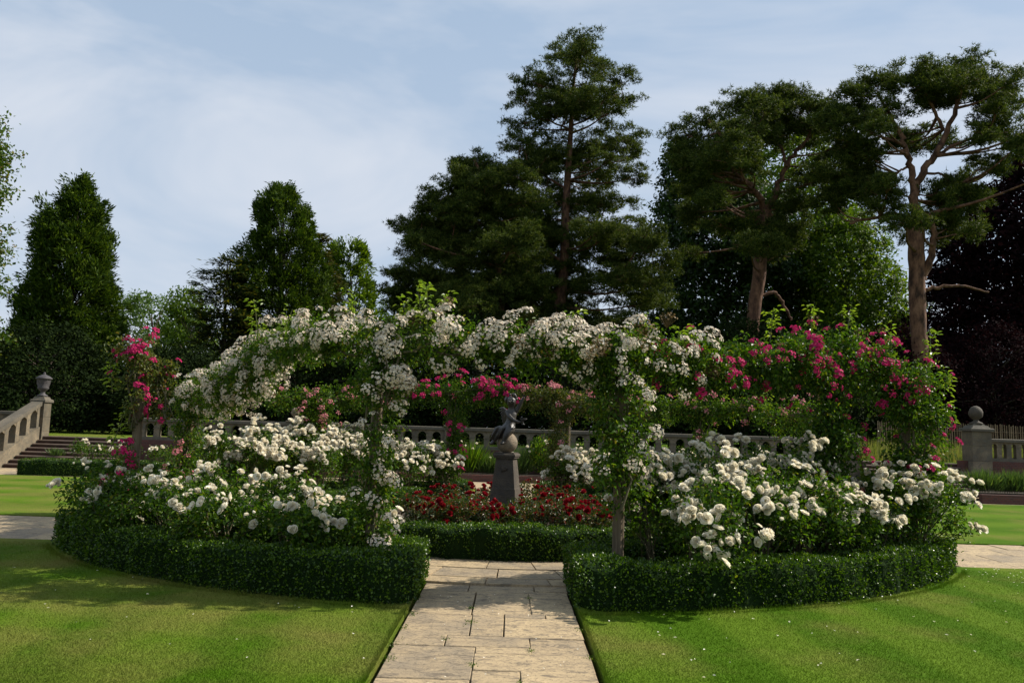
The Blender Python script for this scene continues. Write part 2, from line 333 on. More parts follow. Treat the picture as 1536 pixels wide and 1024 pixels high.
# ------------------------------------------------------------------ mesh helpers
class Buf:
    def __init__(s): s.V = []; s.F = []; s.n = 0
    def add(s, V, F, mi=0):
        V = np.asarray(V, float).reshape(-1, 3)
        F = np.asarray(F, np.int64)
        if len(F): s.F.append((F + s.n, mi))
        s.V.append(V); s.n += len(V)
    def box(s, c, d, mi=0, rz=0.0, taper=1.0):
        x, y, z = [q/2 for q in d]
        P = np.array([(-x, -y, -z), (x, -y, -z), (x, y, -z), (-x, y, -z), (-x*taper, -y*taper, z), (x*taper, -y*taper, z), (x*taper, y*taper, z), (-x*taper, y*taper, z)])
        if rz: P = P @ np.array([[cos(rz), sin(rz), 0], [-sin(rz), cos(rz), 0], [0, 0, 1]])
        s.add(P + np.array(c), [(3, 2, 1, 0), (4, 5, 6, 7), (0, 1, 5, 4), (1, 2, 6, 5), (2, 3, 7, 6), (3, 0, 4, 7)], mi)
    def bevel_box(s, c, d, b=0.01, mi=0, rz=0.0, jit=0.0):
        """box whose top edges are chamfered"""
        x, y, z = [q/2 for q in d]
        rows = [(x, y, -z), (x, y, z-b), (x-b, y-b, z)]
        P = []
        for (a, e, h) in rows: P += [(-a, -e, h), (a, -e, h), (a, e, h), (-a, e, h)]
        P = np.array(P)
        if jit: P[:, :2] += np.tile(rng.uniform(-jit, jit, (4, 2)), (3, 1))
        if rz: P = P @ np.array([[cos(rz), sin(rz), 0], [-sin(rz), cos(rz), 0], [0, 0, 1]])
        F = [(8, 9, 10, 11)]
        for k in (0, 4):
            for i in range(4): F.append((k+i, k+(i+1) % 4, k+4+(i+1) % 4, k+4+i))
        s.add(P + np.array(c), F, mi)
    def tube(s, pts, radii, sides=7, mi=0, cap=True, wob=0.0):
        pts = np.asarray(pts, float); n = len(pts)
        if np.isscalar(radii): radii = [radii]*n
        t = np.gradient(pts, axis=0); t /= np.linalg.norm(t, axis=1)[:, None] + 1e-9
        up = np.array([0, 1, 0.13]) if abs(t[0, 1]) < 0.9 else np.array([1, 0, 0.1])
        V = []
        for i in range(n):
            a = np.cross(t[i], up); a /= np.linalg.norm(a); b = np.cross(t[i], a)
            for k in range(sides):
                an = 2*pi*k/sides
                r = radii[i]*(1 + (rng.uniform(-wob, wob) if wob else 0))
                V.append(pts[i] + r*(a*cos(an) + b*sin(an)))
        F = [(i*sides+k, i*sides+(k+1) % sides, (i+1)*sides+(k+1) % sides, (i+1)*sides+k) for i in range(n-1) for k in range(sides)]
        s.add(V, F, mi)
        if cap:
            V2 = V[-sides:]; c = np.mean(V2, axis=0)
            s.add(list(V2)+[c], [(k, (k+1) % sides, sides) for k in range(sides)], mi)
    def lathe(s, prof, c=(0, 0, 0), sides=20, mi=0, fn=None):
        V = []
        for (r, z) in prof:
            for k in range(sides):
                an = 2*pi*k/sides
                rr = r*(fn(an, z) if fn else 1)
                V.append((c[0]+rr*cos(an), c[1]+rr*sin(an), c[2]+z))
        n = len(prof)
        F = [(i*sides+k, i*sides+(k+1) % sides, (i+1)*sides+(k+1) % sides, (i+1)*sides+k) for i in range(n-1) for k in range(sides)]
        s.add(V, F, mi)
    def ball(s, c, r, seg=10, mi=0, sc=(1, 1, 1)):
        prof = [(max(1e-4, sin(pi*i/seg)), -cos(pi*i/seg)) for i in range(seg+1)]
        V = []; sides = seg*2
        for (q, z) in prof:
            for k in range(sides): V.append((c[0]+r*sc[0]*q*cos(2*pi*k/sides), c[1]+r*sc[1]*q*sin(2*pi*k/sides), c[2]+r*sc[2]*z))
        F = [(i*sides+k, i*sides+(k+1) % sides, (i+1)*sides+(k+1) % sides, (i+1)*sides+k) for i in range(seg) for k in range(sides)]
        s.add(V, F, mi)
    def mesh(s, name, mats, smooth=False, origin=(0, 0, 0)):
        V = np.concatenate(s.V) - np.array(origin)
        me = bpy.data.meshes.new(name)
        loops = []; starts = []; mis = []; pos = 0
        for F, mi in s.F:
            k = F.shape[1]
            loops.append(F.ravel()); starts.append(pos + np.arange(len(F))*k); pos += F.size
            mis.append(np.full(len(F), mi))
        L = np.concatenate(loops); S = np.concatenate(starts); MI = np.concatenate(mis)
        me.vertices.add(len(V)); me.vertices.foreach_set('co', V.astype(np.float32).ravel())
        me.loops.add(len(L)); me.loops.foreach_set('vertex_index', L.astype(np.int32))
        me.polygons.add(len(S)); me.polygons.foreach_set('loop_start', S.astype(np.int32))
        if not isinstance(mats, (list, tuple)): mats = [mats]
        for m in mats: me.materials.append(m)
        if MI.max() > 0: me.polygons.foreach_set('material_index', MI.astype(np.int32))
        me.polygons.foreach_set('use_smooth', np.full(len(S), bool(smooth)))
        me.update(calc_edges=True)
        return me

def tag(o, label=None, cat=None, group=None, kind=None):
    if label: o['label'] = label
    if cat: o['category'] = cat
    if group: o['group'] = group
    if kind: o['kind'] = kind
    return o

def put(name, mesh, parent=None, loc=(0, 0, 0), rot=None, scale=None):
    o = bpy.data.objects.new(name, mesh)
    COL.objects.link(o)
    if parent: o.parent = parent
    o.location = loc
    if rot is not None: o.rotation_euler = rot
    if scale is not None: o.scale = (scale,)*3 if np.isscalar(scale) else scale
    return o

def thing(name, loc, label, cat, group=None, rz=0.0):
    global rng
    rng = np.random.default_rng(int(abs(loc[0])*977+abs(loc[1])*131+abs(loc[2])*17)*4+(loc[0] > 0)+5)   # each thing grows its own way
    o = bpy.data.objects.new(name, None)
    o.empty_display_size = 0.2
    COL.objects.link(o); o.location = loc; o.rotation_euler = (0, 0, rz)
    return tag(o, label, cat, group)

def unit(a):
    return a/(np.linalg.norm(a, axis=-1, keepdims=True) + 1e-9)

def rdir(n):
    return unit(rng.normal(size=(n, 3)))

def leaves(buf, P, D, N, L, W, kind='fold', mi=0, fold=0.22, droop=0.15):
    n = len(P)
    D = unit(D); B = unit(np.cross(D, N)); N = unit(np.cross(B, D))
    L = np.broadcast_to(L, (n,))[:, None]; W = np.broadcast_to(W, (n,))[:, None]
    if kind == 'fold':
        up = N*W*fold
        V = np.stack([P, P+D*L*.32+B*W*.5+up, P+D*L*.72+B*W*.4+up-N*L*droop*.4, P+D*L-N*L*droop,
                      P+D*L*.72-B*W*.4+up-N*L*droop*.4, P+D*L*.32-B*W*.5+up], 1).reshape(-1, 3)
        i = np.arange(n)[:, None]*6
        F = np.concatenate([i+np.array([[0, 1, 2, 3]]), i+np.array([[0, 3, 4, 5]])])
    elif kind == 'dia':
        V = np.stack([P, P+D*L*.5+B*W*.5+N*W*.12, P+D*L, P+D*L*.5-B*W*.5+N*W*.12], 1).reshape(-1, 3)
        F = np.arange(n)[:, None]*4 + np.array([[0, 1, 2, 3]])
    else:
        V = np.stack([P-B*W*.5, P+B*W*.5, P+D*L], 1).reshape(-1, 3)
        F = np.arange(n)[:, None]*3 + np.array([[0, 1, 2]])
    buf.add(V, F, mi)

# ------------------------------------------------------------------ flowers
def petal_patch(buf, az, tilt, ln, wd, cup, base=0.0, z0=0.0, mi=0):
    nu, nv = 4, 3
    V = []
    r, z = base, z0
    for i in range(nu):
        t = i/(nu-1)
        if i:
            ti = tilt*(1.15 - 0.45*t)
            r += sin(ti)*ln/(nu-1); z += cos(ti)*ln/(nu-1)
        w = wd*(0.35 + 0.75*sin(pi*min(1.0, 0.18+0.62*t)))*(0.8 if i == nu-1 else 1)
        for k in range(nv):
            s_ = -1 + 2*k/(nv-1)
            rr = r - cup*s_*s_*wd; lat = s_*w
            V.append((rr*cos(az)-lat*sin(az), rr*sin(az)+lat*cos(az), z + 0.1*wd*s_*s_))
    F = [(i*nv+k, i*nv+k+1, (i+1)*nv+k+1, (i+1)*nv+k) for i in range(nu-1) for k in range(nv-1)]
    buf.add(V, F, mi)

def rose_mesh(name, mat, openness=1.0):
    """full double rose, radius about 1"""
    b = Buf()
    for lay, (n, tilt, ln, wd, base, z0) in enumerate([(5, 1.45, 1.05, .56, .05, -.2), (6, 1.15, .98, .54, .05, -.12), (6, .8, .9, .46, .04, -.05), (5, .48, .82, .38, .03, 0), (4, .2, .72, .3, .02, .02)]):
        a0 = rng.uniform(0, 6)
        for k in range(n):
            petal_patch(b, a0+2*pi*k/n+rng.uniform(-.15, .15), tilt*openness*rng.uniform(.88, 1.1), ln*rng.uniform(.92, 1.06), wd, .22, base, z0)
    return b.mesh(name, mat, smooth=True)

def cluster_mesh(name, mats, nfl, dome, fr, double, centre=True, flat=0.6):
    """truss of small flowers on a dome, with short stalks"""
    b = Buf()
    for i in range(nfl):
        f = sqrt((i+.5)/nfl); an = i*2.4 + rng.uniform(-.3, .3)
        d = np.array([f*cos(an), f*sin(an), sqrt(max(0.02, 1-f*f*.8))])
        c = d*dome*np.array([1, 1, flat]) + rng.uniform(-.12, .12, 3)*dome
        ax = unit(d + rng.normal(0, .25, 3))
        e1 = unit(np.cross(ax, [0.3, .2, .9])); e2 = np.cross(ax, e1)
        r = fr*rng.uniform(.75, 1.15)
        for lay in range(2 if double else 1):
            a0 = rng.uniform(0, 6); rr = r*(1 - .4*lay); lift = (.25 + .5*lay)*r
            for k in range(5):
                a = a0+2*pi*k/5
                u = e1*cos(a)+e2*sin(a); w = -e1*sin(a)+e2*cos(a)
                P = [c + ax*.1*r*lay, c+u*rr*.65+w*rr*.48+ax*lift*.55, c+u*rr*1.0+ax*lift*.8, c+u*rr*.65-w*rr*.48+ax*lift*.55]
                b.add(P, [(0, 3, 2, 1)], 0)
        if centre:
            P = [c+ax*r*.22+(e1*cos(k*pi/3)+e2*sin(k*pi/3))*r*.24 for k in range(6)]
            b.add(P, [(0, 1, 2, 3, 4, 5)], 1)
        b.tube([(0, 0, -dome*.35), c], [.0016, .0012], 3, 2, cap=False)
    return b.mesh(name, mats)

def blown_mesh(name, mats):
    b = Buf()
    for lay, (n, tilt, ln, z0) in enumerate([(5, 1.62, 1.0, -.05), (6, 1.4, .85, 0.), (5, 1.0, .6, .05)]):
        a0 = rng.uniform(0, 6)
        for k in range(n): petal_patch(b, a0+2*pi*k/n+rng.uniform(-.25, .25), tilt*rng.uniform(.85, 1.12), ln*rng.uniform(.85, 1.1), .5, .15, .06, z0)
    b.ball((0, 0, .16), .16, 4, 1, (1, 1, .6))
    return b.mesh(name, mats, smooth=True)
def bud_mesh(name, mats):
    b = Buf()
    for k in range(4): petal_patch(b, 2*pi*k/4, .30, .75, .30, .3, .05, 0)
    b.ball((0, 0, 0), .17, 4, 1, (1, 1, 1.2))
    return b.mesh(name, mats, smooth=True)
WHITE = [rose_mesh('bloom', M['white_petal'], o) for o in (.7, .85, 1.0, 1.15, 1.25)]+[blown_mesh('bloom', [M['white_petal'], M['pollen']]) for _ in range(3)]+[bud_mesh('bloom', [M['white_petal'], M['rose_leaf']])]
RED = [rose_mesh('bloom', M['red_petal'], o) for o in (.7, .9, 1.05)]
RAMB = [cluster_mesh('flower_cluster', [M['rambler_petal'], M['pollen'], M['green_cane']], n, d, .0185, False) for n, d in ((12, .065), (16, .08), (9, .05), (20, .085))]
MAG = [cluster_mesh('flower_cluster', [M['magenta_petal'], M['pollen'], M['green_cane']], n, d, .030, True, False) for n, d in ((7, .07), (10, .085), (4, .05))]
PINK = [cluster_mesh('flower_cluster', [M['pink_petal'], M['pollen'], M['green_cane']], n, d, .026, True, False) for n, d in ((6, .06), (9, .075))]
DRY = [cluster_mesh('spent_cluster', [M['dried'], M['dried'], M['dried']], n, d, .012, False, False, 1.2) for n, d in ((26, .10), (18, .08))]

def face_rot(d, spin=None):
    q = Vector(d).to_track_quat('Z', 'Y')
    return (q @ Euler((0, 0, rng.uniform(0, 6.28) if spin is None else spin)).to_quaternion()).to_euler()

CAMP = np.array([0, 0, 1.61])

# ------------------------------------------------------------------ shrub roses
def rose_bush(loc, rx, h, nb, label, group, name='white_rose_bush', cat='rose bush', leaf='rose_leaf', bloom=None, br=.047, nleaf=2600, extra=(), low=0.25, front=0.5, cl=(2, 5), leafL=.05, toprange=0.35):
    root = thing(name, loc, label, cat, group)
    K = max(7, int(14*rx/.5))
    d = rdir(K*3); d = d[d[:, 2] > -0.15][:K]
    rad = rng.uniform(.55, .9, len(d))[:, None]
    C = d*rad*np.array([rx*.85, rx*.85, (h-low)*.55]) + np.array([0, 0, low+(h-low)*.42])
    C[:, 2] = np.minimum(C[:, 2], h-.12)
    R = rng.uniform(.14, .24, len(C))*(rx/.5)**.5
    for e in extra:
        C = np.vstack([C, [e[:3]]]); R = np.append(R, e[3])
    cb = Buf()
    for c, r in zip(C, R):
        f = rng.uniform(.25, .45)
        b0 = np.array([rng.uniform(-.1, .1), rng.uniform(-.1, .1), 0])
        mid = b0*(1-f) + c*f + np.array([0, 0, .12*h])
        cb.tube([b0, mid, c, c+np.array([0, 0, r*.6])], [.011, .008, .005, .003], 5)
    put('stem', cb.mesh('stem', M['cane'], True), root)
    lb = Buf()
    w = R**2; idx = rng.choice(len(C), nleaf, p=w/w.sum())
    dd = rdir(nleaf); rr = R[idx]*rng.uniform(.25, 1.1, nleaf)
    P = C[idx] + dd*rr[:, None]
    k = int(nleaf*.12)                                         # leaves along the lower canes
    P[:k] = P[:k]*np.array([.8, .8, 1]); P[:k, 2] = rng.uniform(.12, h*.5, k)
    P[:, 2] = np.maximum(P[:, 2], .04)
    out = unit(P*np.array([1, 1, .8]) - np.array([0, 0, low]))
    D = unit(out*.6 + rdir(nleaf)*.8 + np.array([0, 0, -.25]))
    N = unit(np.array([0, 0, 1.0]) + out*.5 + rdir(nleaf)*.7)
    leaves(lb, P, D, N, rng.uniform(.65, 1.25, nleaf)*leafL, rng.uniform(.6, 1.1, nleaf)*leafL*.62)
    put('foliage', lb.mesh('foliage', M[leaf]), root)
    # flowers in trusses on the outer, upper and light-facing surface
    bl = bloom or WHITE
    placed = 0; tries = 0
    cen = np.array([0, 0, low+(h-low)*.3])
    while placed < nb and tries < 500:
        tries += 1
        j = len(C)-1-rng.integers(len(extra)) if extra and rng.random() < .5 else rng.integers(len(C))
        dv = rdir(1)[0]; dv[2] = abs(dv[2])*.9+.1
        if rng.random() < front: dv[1] = -abs(dv[1])
        p = C[j] + dv*R[j]*1.22
        rel = (p-cen)/np.array([rx, rx, (h-low)*.6])
        if np.linalg.norm(rel) < .72 and j < len(C)-len(extra): continue
        if p[2] < h*toprange and j < len(C)-len(extra): continue
        for q in range(rng.integers(*cl)):
            if placed >= nb: break
            pp = p + rng.normal(0, .045, 3)*np.array([1, 1, .7])*(br/.047)
            fd = unit(dv*.8 + rng.normal(0, .35, 3) + np.array([0, -.15, .35]))
            put('bloom', bl[rng.integers(len(bl))], root, pp, face_rot(fd), br*rng.uniform(.55, 1.2))
            placed += 1
    return root

# ------------------------------------------------------------------ climbing roses
def resample(pts, step):
    pts = np.asarray(pts, float)
    d = np.concatenate([[0], np.cumsum(np.linalg.norm(np.diff(pts, axis=0), axis=1))])
    t = np.linspace(0, d[-1], max(2, int(d[-1]/step)+1))
    return np.stack([np.interp(t, d, pts[:, i]) for i in range(pts.shape[1])], 1)

def climber(name, label, group, base, runs, leaf, flowers, shoots=(), leafL=.048, dens=340, cat='climbing rose'):
    """runs: polylines of (x, y, z, radius) in world metres; flowers: list of (meshes, count, scale, run indices, part name, z bias)"""
    root = thing(name, base, label, cat, group)
    B0 = np.array(base)
    sb = Buf(); lb = Buf(); SUB = []
    for run in runs:
        q = resample(run, .06)
        rm_ = (q[:, 3].mean()/.25)**1.5
        n = int(len(q)*.06*26*max(.5, rm_))+4
        idx = rng.integers(0, len(q), n)
        off = rdir(n)*rng.uniform(.1, 1, n)[:, None]**.6
        C = q[idx, :3] + off*q[idx, 3:4]*.82
        R = rng.uniform(.08, .17, n)*np.clip(q[idx, 3]/.25, .6, 1.3)
        SUB.append((C, R, off))
        m = int(dens*len(q)*.06*rm_*5)
        w = R**2; ii = rng.choice(n, m, p=w/w.sum())
        P = C[ii] + rdir(m)*(R[ii]*rng.uniform(.2, 1.15, m))[:, None]
        o = unit(off[ii]+rdir(m)*.5)
        D = unit(o*.5 + rdir(m)*.8 + np.array([0, 0, -.35]))
        N = unit(o*.5 + np.array([0, 0, .9]) + rdir(m)*.7)
        leaves(lb, P-B0, D, N, rng.uniform(.6, 1.25, m)*leafL, rng.uniform(.6, 1.1, m)*leafL*.6)
        for s in range(4):
            w_ = resample(run, .25); jit = rng.normal(0, .35, (len(w_), 3))*w_[:, 3:4]*.6
            sb.tube(w_[:, :3]+jit-B0, [.013 if s < 2 else .007]*len(w_), 5)
    put('stem', sb.mesh('stem', M['cane'], True), root)
    put('foliage', lb.mesh('foliage', M[leaf]), root)
    for (meshes, cnt, sc, ri, pn, zb) in flowers:
        for c in range(cnt):
            r_ = ri[rng.integers(len(ri))] if not np.isscalar(ri) else ri
            C, R, off = SUB[r_]
            # prefer outer sub-clumps
            cand = rng.integers(0, len(C), 4)
            j = cand[np.argmax((off[cand]*np.array([.35, -.8, zb])).sum(1) + rng.normal(0, .25, 4))]
            dv = unit(off[j] + rdir(1)[0]*.7 + np.array([0, -.35, .3]))
            p = C[j] + dv*R[j]*1.12
            put(pn, meshes[rng.integers(len(meshes))], root, p-B0, face_rot(unit(dv+np.array([0, -.2, .4]))), sc*rng.uniform(.75, 1.2))
    for (x, y, z, ln) in shoots:
        yb = Buf(); lean = rng.normal(0, .16, 2)
        pts = [np.array([x, y, z]) + np.array([lean[0]*t*ln, lean[1]*t*ln, t*ln]) for t in np.linspace(0, 1, 6)]
        yb.tube(np.array(pts)-B0, [.006, .0055, .005, .004, .003, .002], 5, 1)
        m = int(26+ln*60)
        t = rng.uniform(.1, 1, m)
        P = np.array(pts[0])+np.stack([lean[0]*t*ln, lean[1]*t*ln, t*ln], 1) + rng.normal(0, .012, (m, 3))
        D = rdir(m)*np.array([1, 1, .5]) + np.array([0, 0, .15]); P = P + unit(D)*rng.uniform(.0, .09, m)[:, None]
        leaves(yb, P-B0, D, np.array([0, 0, 1.0])+rdir(m)*.5, rng.uniform(.04, .075, m), rng.uniform(.022, .038, m), droop=.35)
        put('young_shoot', yb.mesh('young_shoot', [M['young_leaf'], M['green_cane']]), root)
    return root

# ------------------------------------------------------------------ box hedges
def hedge(name, path, w, h, label, group, closed=False, dens=2300, leafL=.028, z0=.0, cat='hedge'):
    p = resample(np.array([(*q,) for q in (list(path)+[path[0]] if closed else path)]), .06)
    if closed: p = p[:-1]
    for _ in range(2):                                          # round the corners
        if closed: p = (np.roll(p, 1, 0)+2*p+np.roll(p, -1, 0))/4
        else: p[1:-1] = (p[:-2]+2*p[1:-1]+p[2:])/4
    t = (np.roll(p, -1, 0)-np.roll(p, 1, 0)) if closed else np.gradient(p, axis=0)
    t = unit(t); nrm = np.stack([t[:, 1], -t[:, 0]], 1)
    n = len(p)
    c = np.array([p[:, 0].mean(), p[:, 1].mean(), 0])
    prof = [(-.5, 0), (-.5, .45), (-.49, .85), (-.42, .97), (0, 1), (.42, .97), (.49, .85), (.5, .45), (.5, 0)]
    b = Buf()
    ph = rng.uniform(0, 6, 6)
    def lump(s, k): return .016*np.sin(s*3.1+ph[0]+k*.4)+.014*np.sin(s*9.3+ph[1]-k*.8)+.012*np.sin(s*21+ph[2]+k*.6)+.006*np.sin(s*37+k*3)
    sarr = np.arange(n)*.06
    V = []
    for i in range(n):
        for k, (a, z) in enumerate(prof):
            l = lump(sarr[i], k*1.3)
            aa = a*(w-.06) + (l if a > 0 else -l)*(abs(a) > .3)
            V.append((p[i, 0]+nrm[i, 0]*aa, p[i, 1]+nrm[i, 1]*aa, z0+z*(h-.03)+(l if z > .9 else 0)))
    K = len(prof); F = []
    for i in range(n if closed else n-1):
        j = (i+1) % n
        F += [(i*K+k, i*K+k+1, j*K+k+1, j*K+k) for k in range(K-1)]
    b.add(V, F, 1)
    if not closed:
        for i in (0, n-1): b.add(V[i*K:(i+1)*K], [tuple(range(K))] if i else [tuple(reversed(range(K)))], 1)
    # leaves over faces (and end caps)
    per = 2*h + w
    tot = int(n*.06*per*dens)
    u = rng.uniform(0, per, tot)
    side = np.where(u < h, -1, np.where(u < h+w, 0, 1))
    i = np.zeros(tot, int); spread = np.full(tot, .03)
    for sd in (-1, 0, 1):
        e_ = p+nrm*sd*w/2; dl = np.linalg.norm(np.roll(e_, -1, 0)-np.roll(e_, 1, 0), axis=1)/2+.004
        if not closed: dl[0] = dl[-1] = .03
        k_ = side == sd; i[k_] = rng.choice(n, k_.sum(), p=dl/dl.sum()); spread[k_] = dl[i[k_]]*.55
    a = np.where(side == -1, -w/2, np.where(side == 1, w/2, (u-h)-w/2))
    z = np.where(side == -1, u, np.where(side == 1, u-h-w, h))
    z = np.where((side != 0) & (rng.random(tot) < .0), z, z)
    l = lump(sarr[i], np.where(side == 0, 5.2, z*6))
    dep = np.abs(rng.normal(0, .019, tot))
    P = np.zeros((tot, 3)); off = rng.uniform(-1, 1, tot)*spread
    aa = a + np.where(side == 0, 0, side*(l-dep+.008))
    P[:, 0] = p[i, 0]+nrm[i, 0]*aa+t[i, 0]*off; P[:, 1] = p[i, 1]+nrm[i, 1]*aa+t[i, 1]*off
    P[:, 2] = z0 + np.where(side == 0, z+l-dep+.008, z)
    on = np.zeros((tot, 3)); on[:, 0] = nrm[i, 0]*side; on[:, 1] = nrm[i, 1]*side; on[:, 2] = (side == 0)
    if not closed:
        for e, sg in ((0, -1), (n-1, 1)):
            m = int(w*h*dens*1.2)
            q = np.zeros((m, 3)); s_ = rng.uniform(-.5, .5, m)*w
            d_ = np.abs(rng.normal(0, .014, m)) - .012
            q[:, 0] = p[e, 0]+nrm[e, 0]*s_-t[e, 0]*sg*d_; q[:, 1] = p[e, 1]+nrm[e, 1]*s_-t[e, 1]*sg*d_; q[:, 2] = z0+rng.uniform(0, h, m)
            P = np.vstack([P, q]); on = np.vstack([on, np.tile([t[e, 0]*sg, t[e, 1]*sg, 0], (m, 1))])
    m = len(P)
    D = unit(on*.5 + rdir(m)*.8 + np.array([0, 0, .35])); N = unit(on*.6+rdir(m)*.8)
    leaves(b, P, D, N, rng.uniform(.7, 1.3, m)*leafL, rng.uniform(.7, 1.2, m)*leafL*.72, 'dia', 0)
    o = put(name, b.mesh(name, [M['box_leaf'], M['box_core']], origin=c), None, c)
    return tag(o, label, cat, group)

# ------------------------------------------------------------------ trees
def smooth_pts(pts, n=6):
    pts = np.asarray(pts, float)
    if len(pts) < 3: return pts
    out = []
    P = np.vstack([2*pts[0]-pts[1], pts, 2*pts[-1]-pts[-2]])
    for i in range(1, len(P)-2):
        for t in np.linspace(0, 1, n, endpoint=False):
            a, b_, c, d = P[i-1], P[i], P[i+1], P[i+2]
            out.append(.5*((2*b_)+(-a+c)*t+(2*a-5*b_+4*c-d)*t*t+(-a+3*b_-3*c+d)*t**3))
    out.append(pts[-1])
    return np.array(out)

def pad_tree(name, spec, label, group, leafm, bark, tuft=(.19, .034), per=1000, needles=True, depth=1.0, cat='tree', zb=.95, fill=.55, bare=.8, girth=.86):
    X, Y, trunks, pads = spec
    root = thing(name, (X, Y, zb), label, cat, group)
    tb = Buf(); ends = []; wood = []
    for j, (r0, r1, pts) in enumerate(trunks):
        dy = 0.0 if j == 0 else rng.uniform(-.4, .5)*depth
        q = [(x, (dy*(i/(len(pts)-1)))*1.6, z) for i, (x, z) in enumerate(pts)]
        if j == 0: q[0] = (q[0][0], q[0][1], -.2)
        s = smooth_pts(q, 6)
        if j: s[1:-1] += rng.normal(0, r0*.22, s[1:-1].shape)
        tb.tube(s, np.linspace(r0*girth, r1, len(s)), 10, 0, wob=.06); wood.append(s)
    W = np.vstack(wood)
    # pads get a depth inside the crown; every pad gets a limb from the nearest lower wood
    lb = Buf(); lim = Buf()
    zs = np.array([p[1] for p in pads])
    half = np.array([max(.8, min(3.6, abs(p[0]-np.interp(p[1], W[:, 2], W[:, 0])))) for p in pads])
    allp = []
    pads = list(pads); half = list(half)
    P0 = np.array(pads)
    for i in range(int(len(P0)*(fill))):                            # loose growth between neighbouring pads
        j = rng.integers(len(P0)); dd_ = np.hypot(P0[:, 0]-P0[j, 0], (P0[:, 1]-P0[j, 1])*1.3); o_ = np.argsort(dd_)[rng.integers(1, 5)]
        t_ = rng.uniform(.3, .7); q_ = P0[j]*(1-t_)+P0[o_]*t_
        pads.append((q_[0], q_[1]+rng.normal(0, .15), q_[2]*rng.uniform(.4, .8), q_[3]*rng.uniform(.8, 1.3))); half.append(half[j])
    for (x, z, rx, rz), hf in zip(pads, half):
        y0 = rng.uniform(-.35, .45)*hf*depth
        allp.append((x, y0, z-.22*abs(y0), rx, rz*1.15, 1.0))
        if rng.random() < .8:
            y1 = rng.choice([-1, 1])*rng.uniform(.6, 1.1)*hf*depth
            allp.append((x*.78+rng.normal(0, .3), y1, z-.55*abs(y1)-.1, rx*.9, rz, .8))
    bole = wood[0]
    for (x, y, z, rx, rz, f) in allp:
        if z < bole[-1, 2]*.8 and abs(x-np.interp(z, bole[:, 2], bole[:, 0])) < rx*.75 and rng.random() < bare: y = abs(y)+.5
        c = np.array([x, y, z])
        dist = np.linalg.norm((W-c)*np.array([1, 1, 1.4]), axis=1) + np.where(W[:, 2] > z-.1, 3, 0)
        k = np.argmin(dist); a = W[k]
        mid = a*.5+c*.5 + np.array([0, 0, -.12*np.linalg.norm(c-a)*.5]) + rng.normal(0, .08, 3)
        ln = np.linalg.norm(c-a)
        r_ = min(.10, .022+ln*.016)
        lim.tube(smooth_pts([a, mid, c], 4), np.linspace(r_, .016, 9), 6)
        for q in range(5):                                       # twigs fan out through the pad
            e = c + rdir(1)[0]*np.array([rx*.85, rx*.7, rz*.6])
            lim.tube(smooth_pts([c*.5+mid*.5, (c+e)/2+np.array([0, 0, -.05]), e], 3), np.linspace(.018, .006, 7), 4)
        m = int(per*f*max(.35, rx*rz/1.1))
        sub = max(5, int(m/34))
        d = rdir(sub); d[:, 2] = d[:, 2]*.8+.12
        SC = c + d*rng.uniform(.3, 1.15, sub)[:, None]*np.array([rx, rx*.85, rz*1.1])
        ii = rng.integers(0, sub, m)
        P = SC[ii] + rng.normal(0, 1, (m, 3))*np.array([.17, .17, .085])*(1.0 if needles else 1.3)
        up = unit((P-SC[ii])*np.array([2.2, 2.2, 1.0]) + np.array([0, 0, .32]) + rdir(m)*.25)
        if needles:
            nb = 6
            Pn = np.repeat(P, nb, 0); Un = np.repeat(up, nb, 0)
            D = unit(Un*.7 + rdir(m*nb)*.95)
            leaves(lb, Pn, D, rdir(m*nb), rng.uniform(.7, 1.3, m*nb)*tuft[0], tuft[1], 'tri')
        else:
            D = unit(rdir(m)+up*.4+np.array([0, 0, -.3])); N = unit(up+rdir(m)*.7)
            leaves(lb, P, D, N, rng.uniform(.7, 1.3, m)*tuft[0], rng.uniform(.7, 1.2, m)*tuft[1], 'dia')
    put('trunk', tb.mesh('trunk', M[bark], True), root)
    put('limb', lim.mesh('limb', M[bark], True), root)
    put('crown', lb.mesh('crown', M[leafm]), root)
    return root

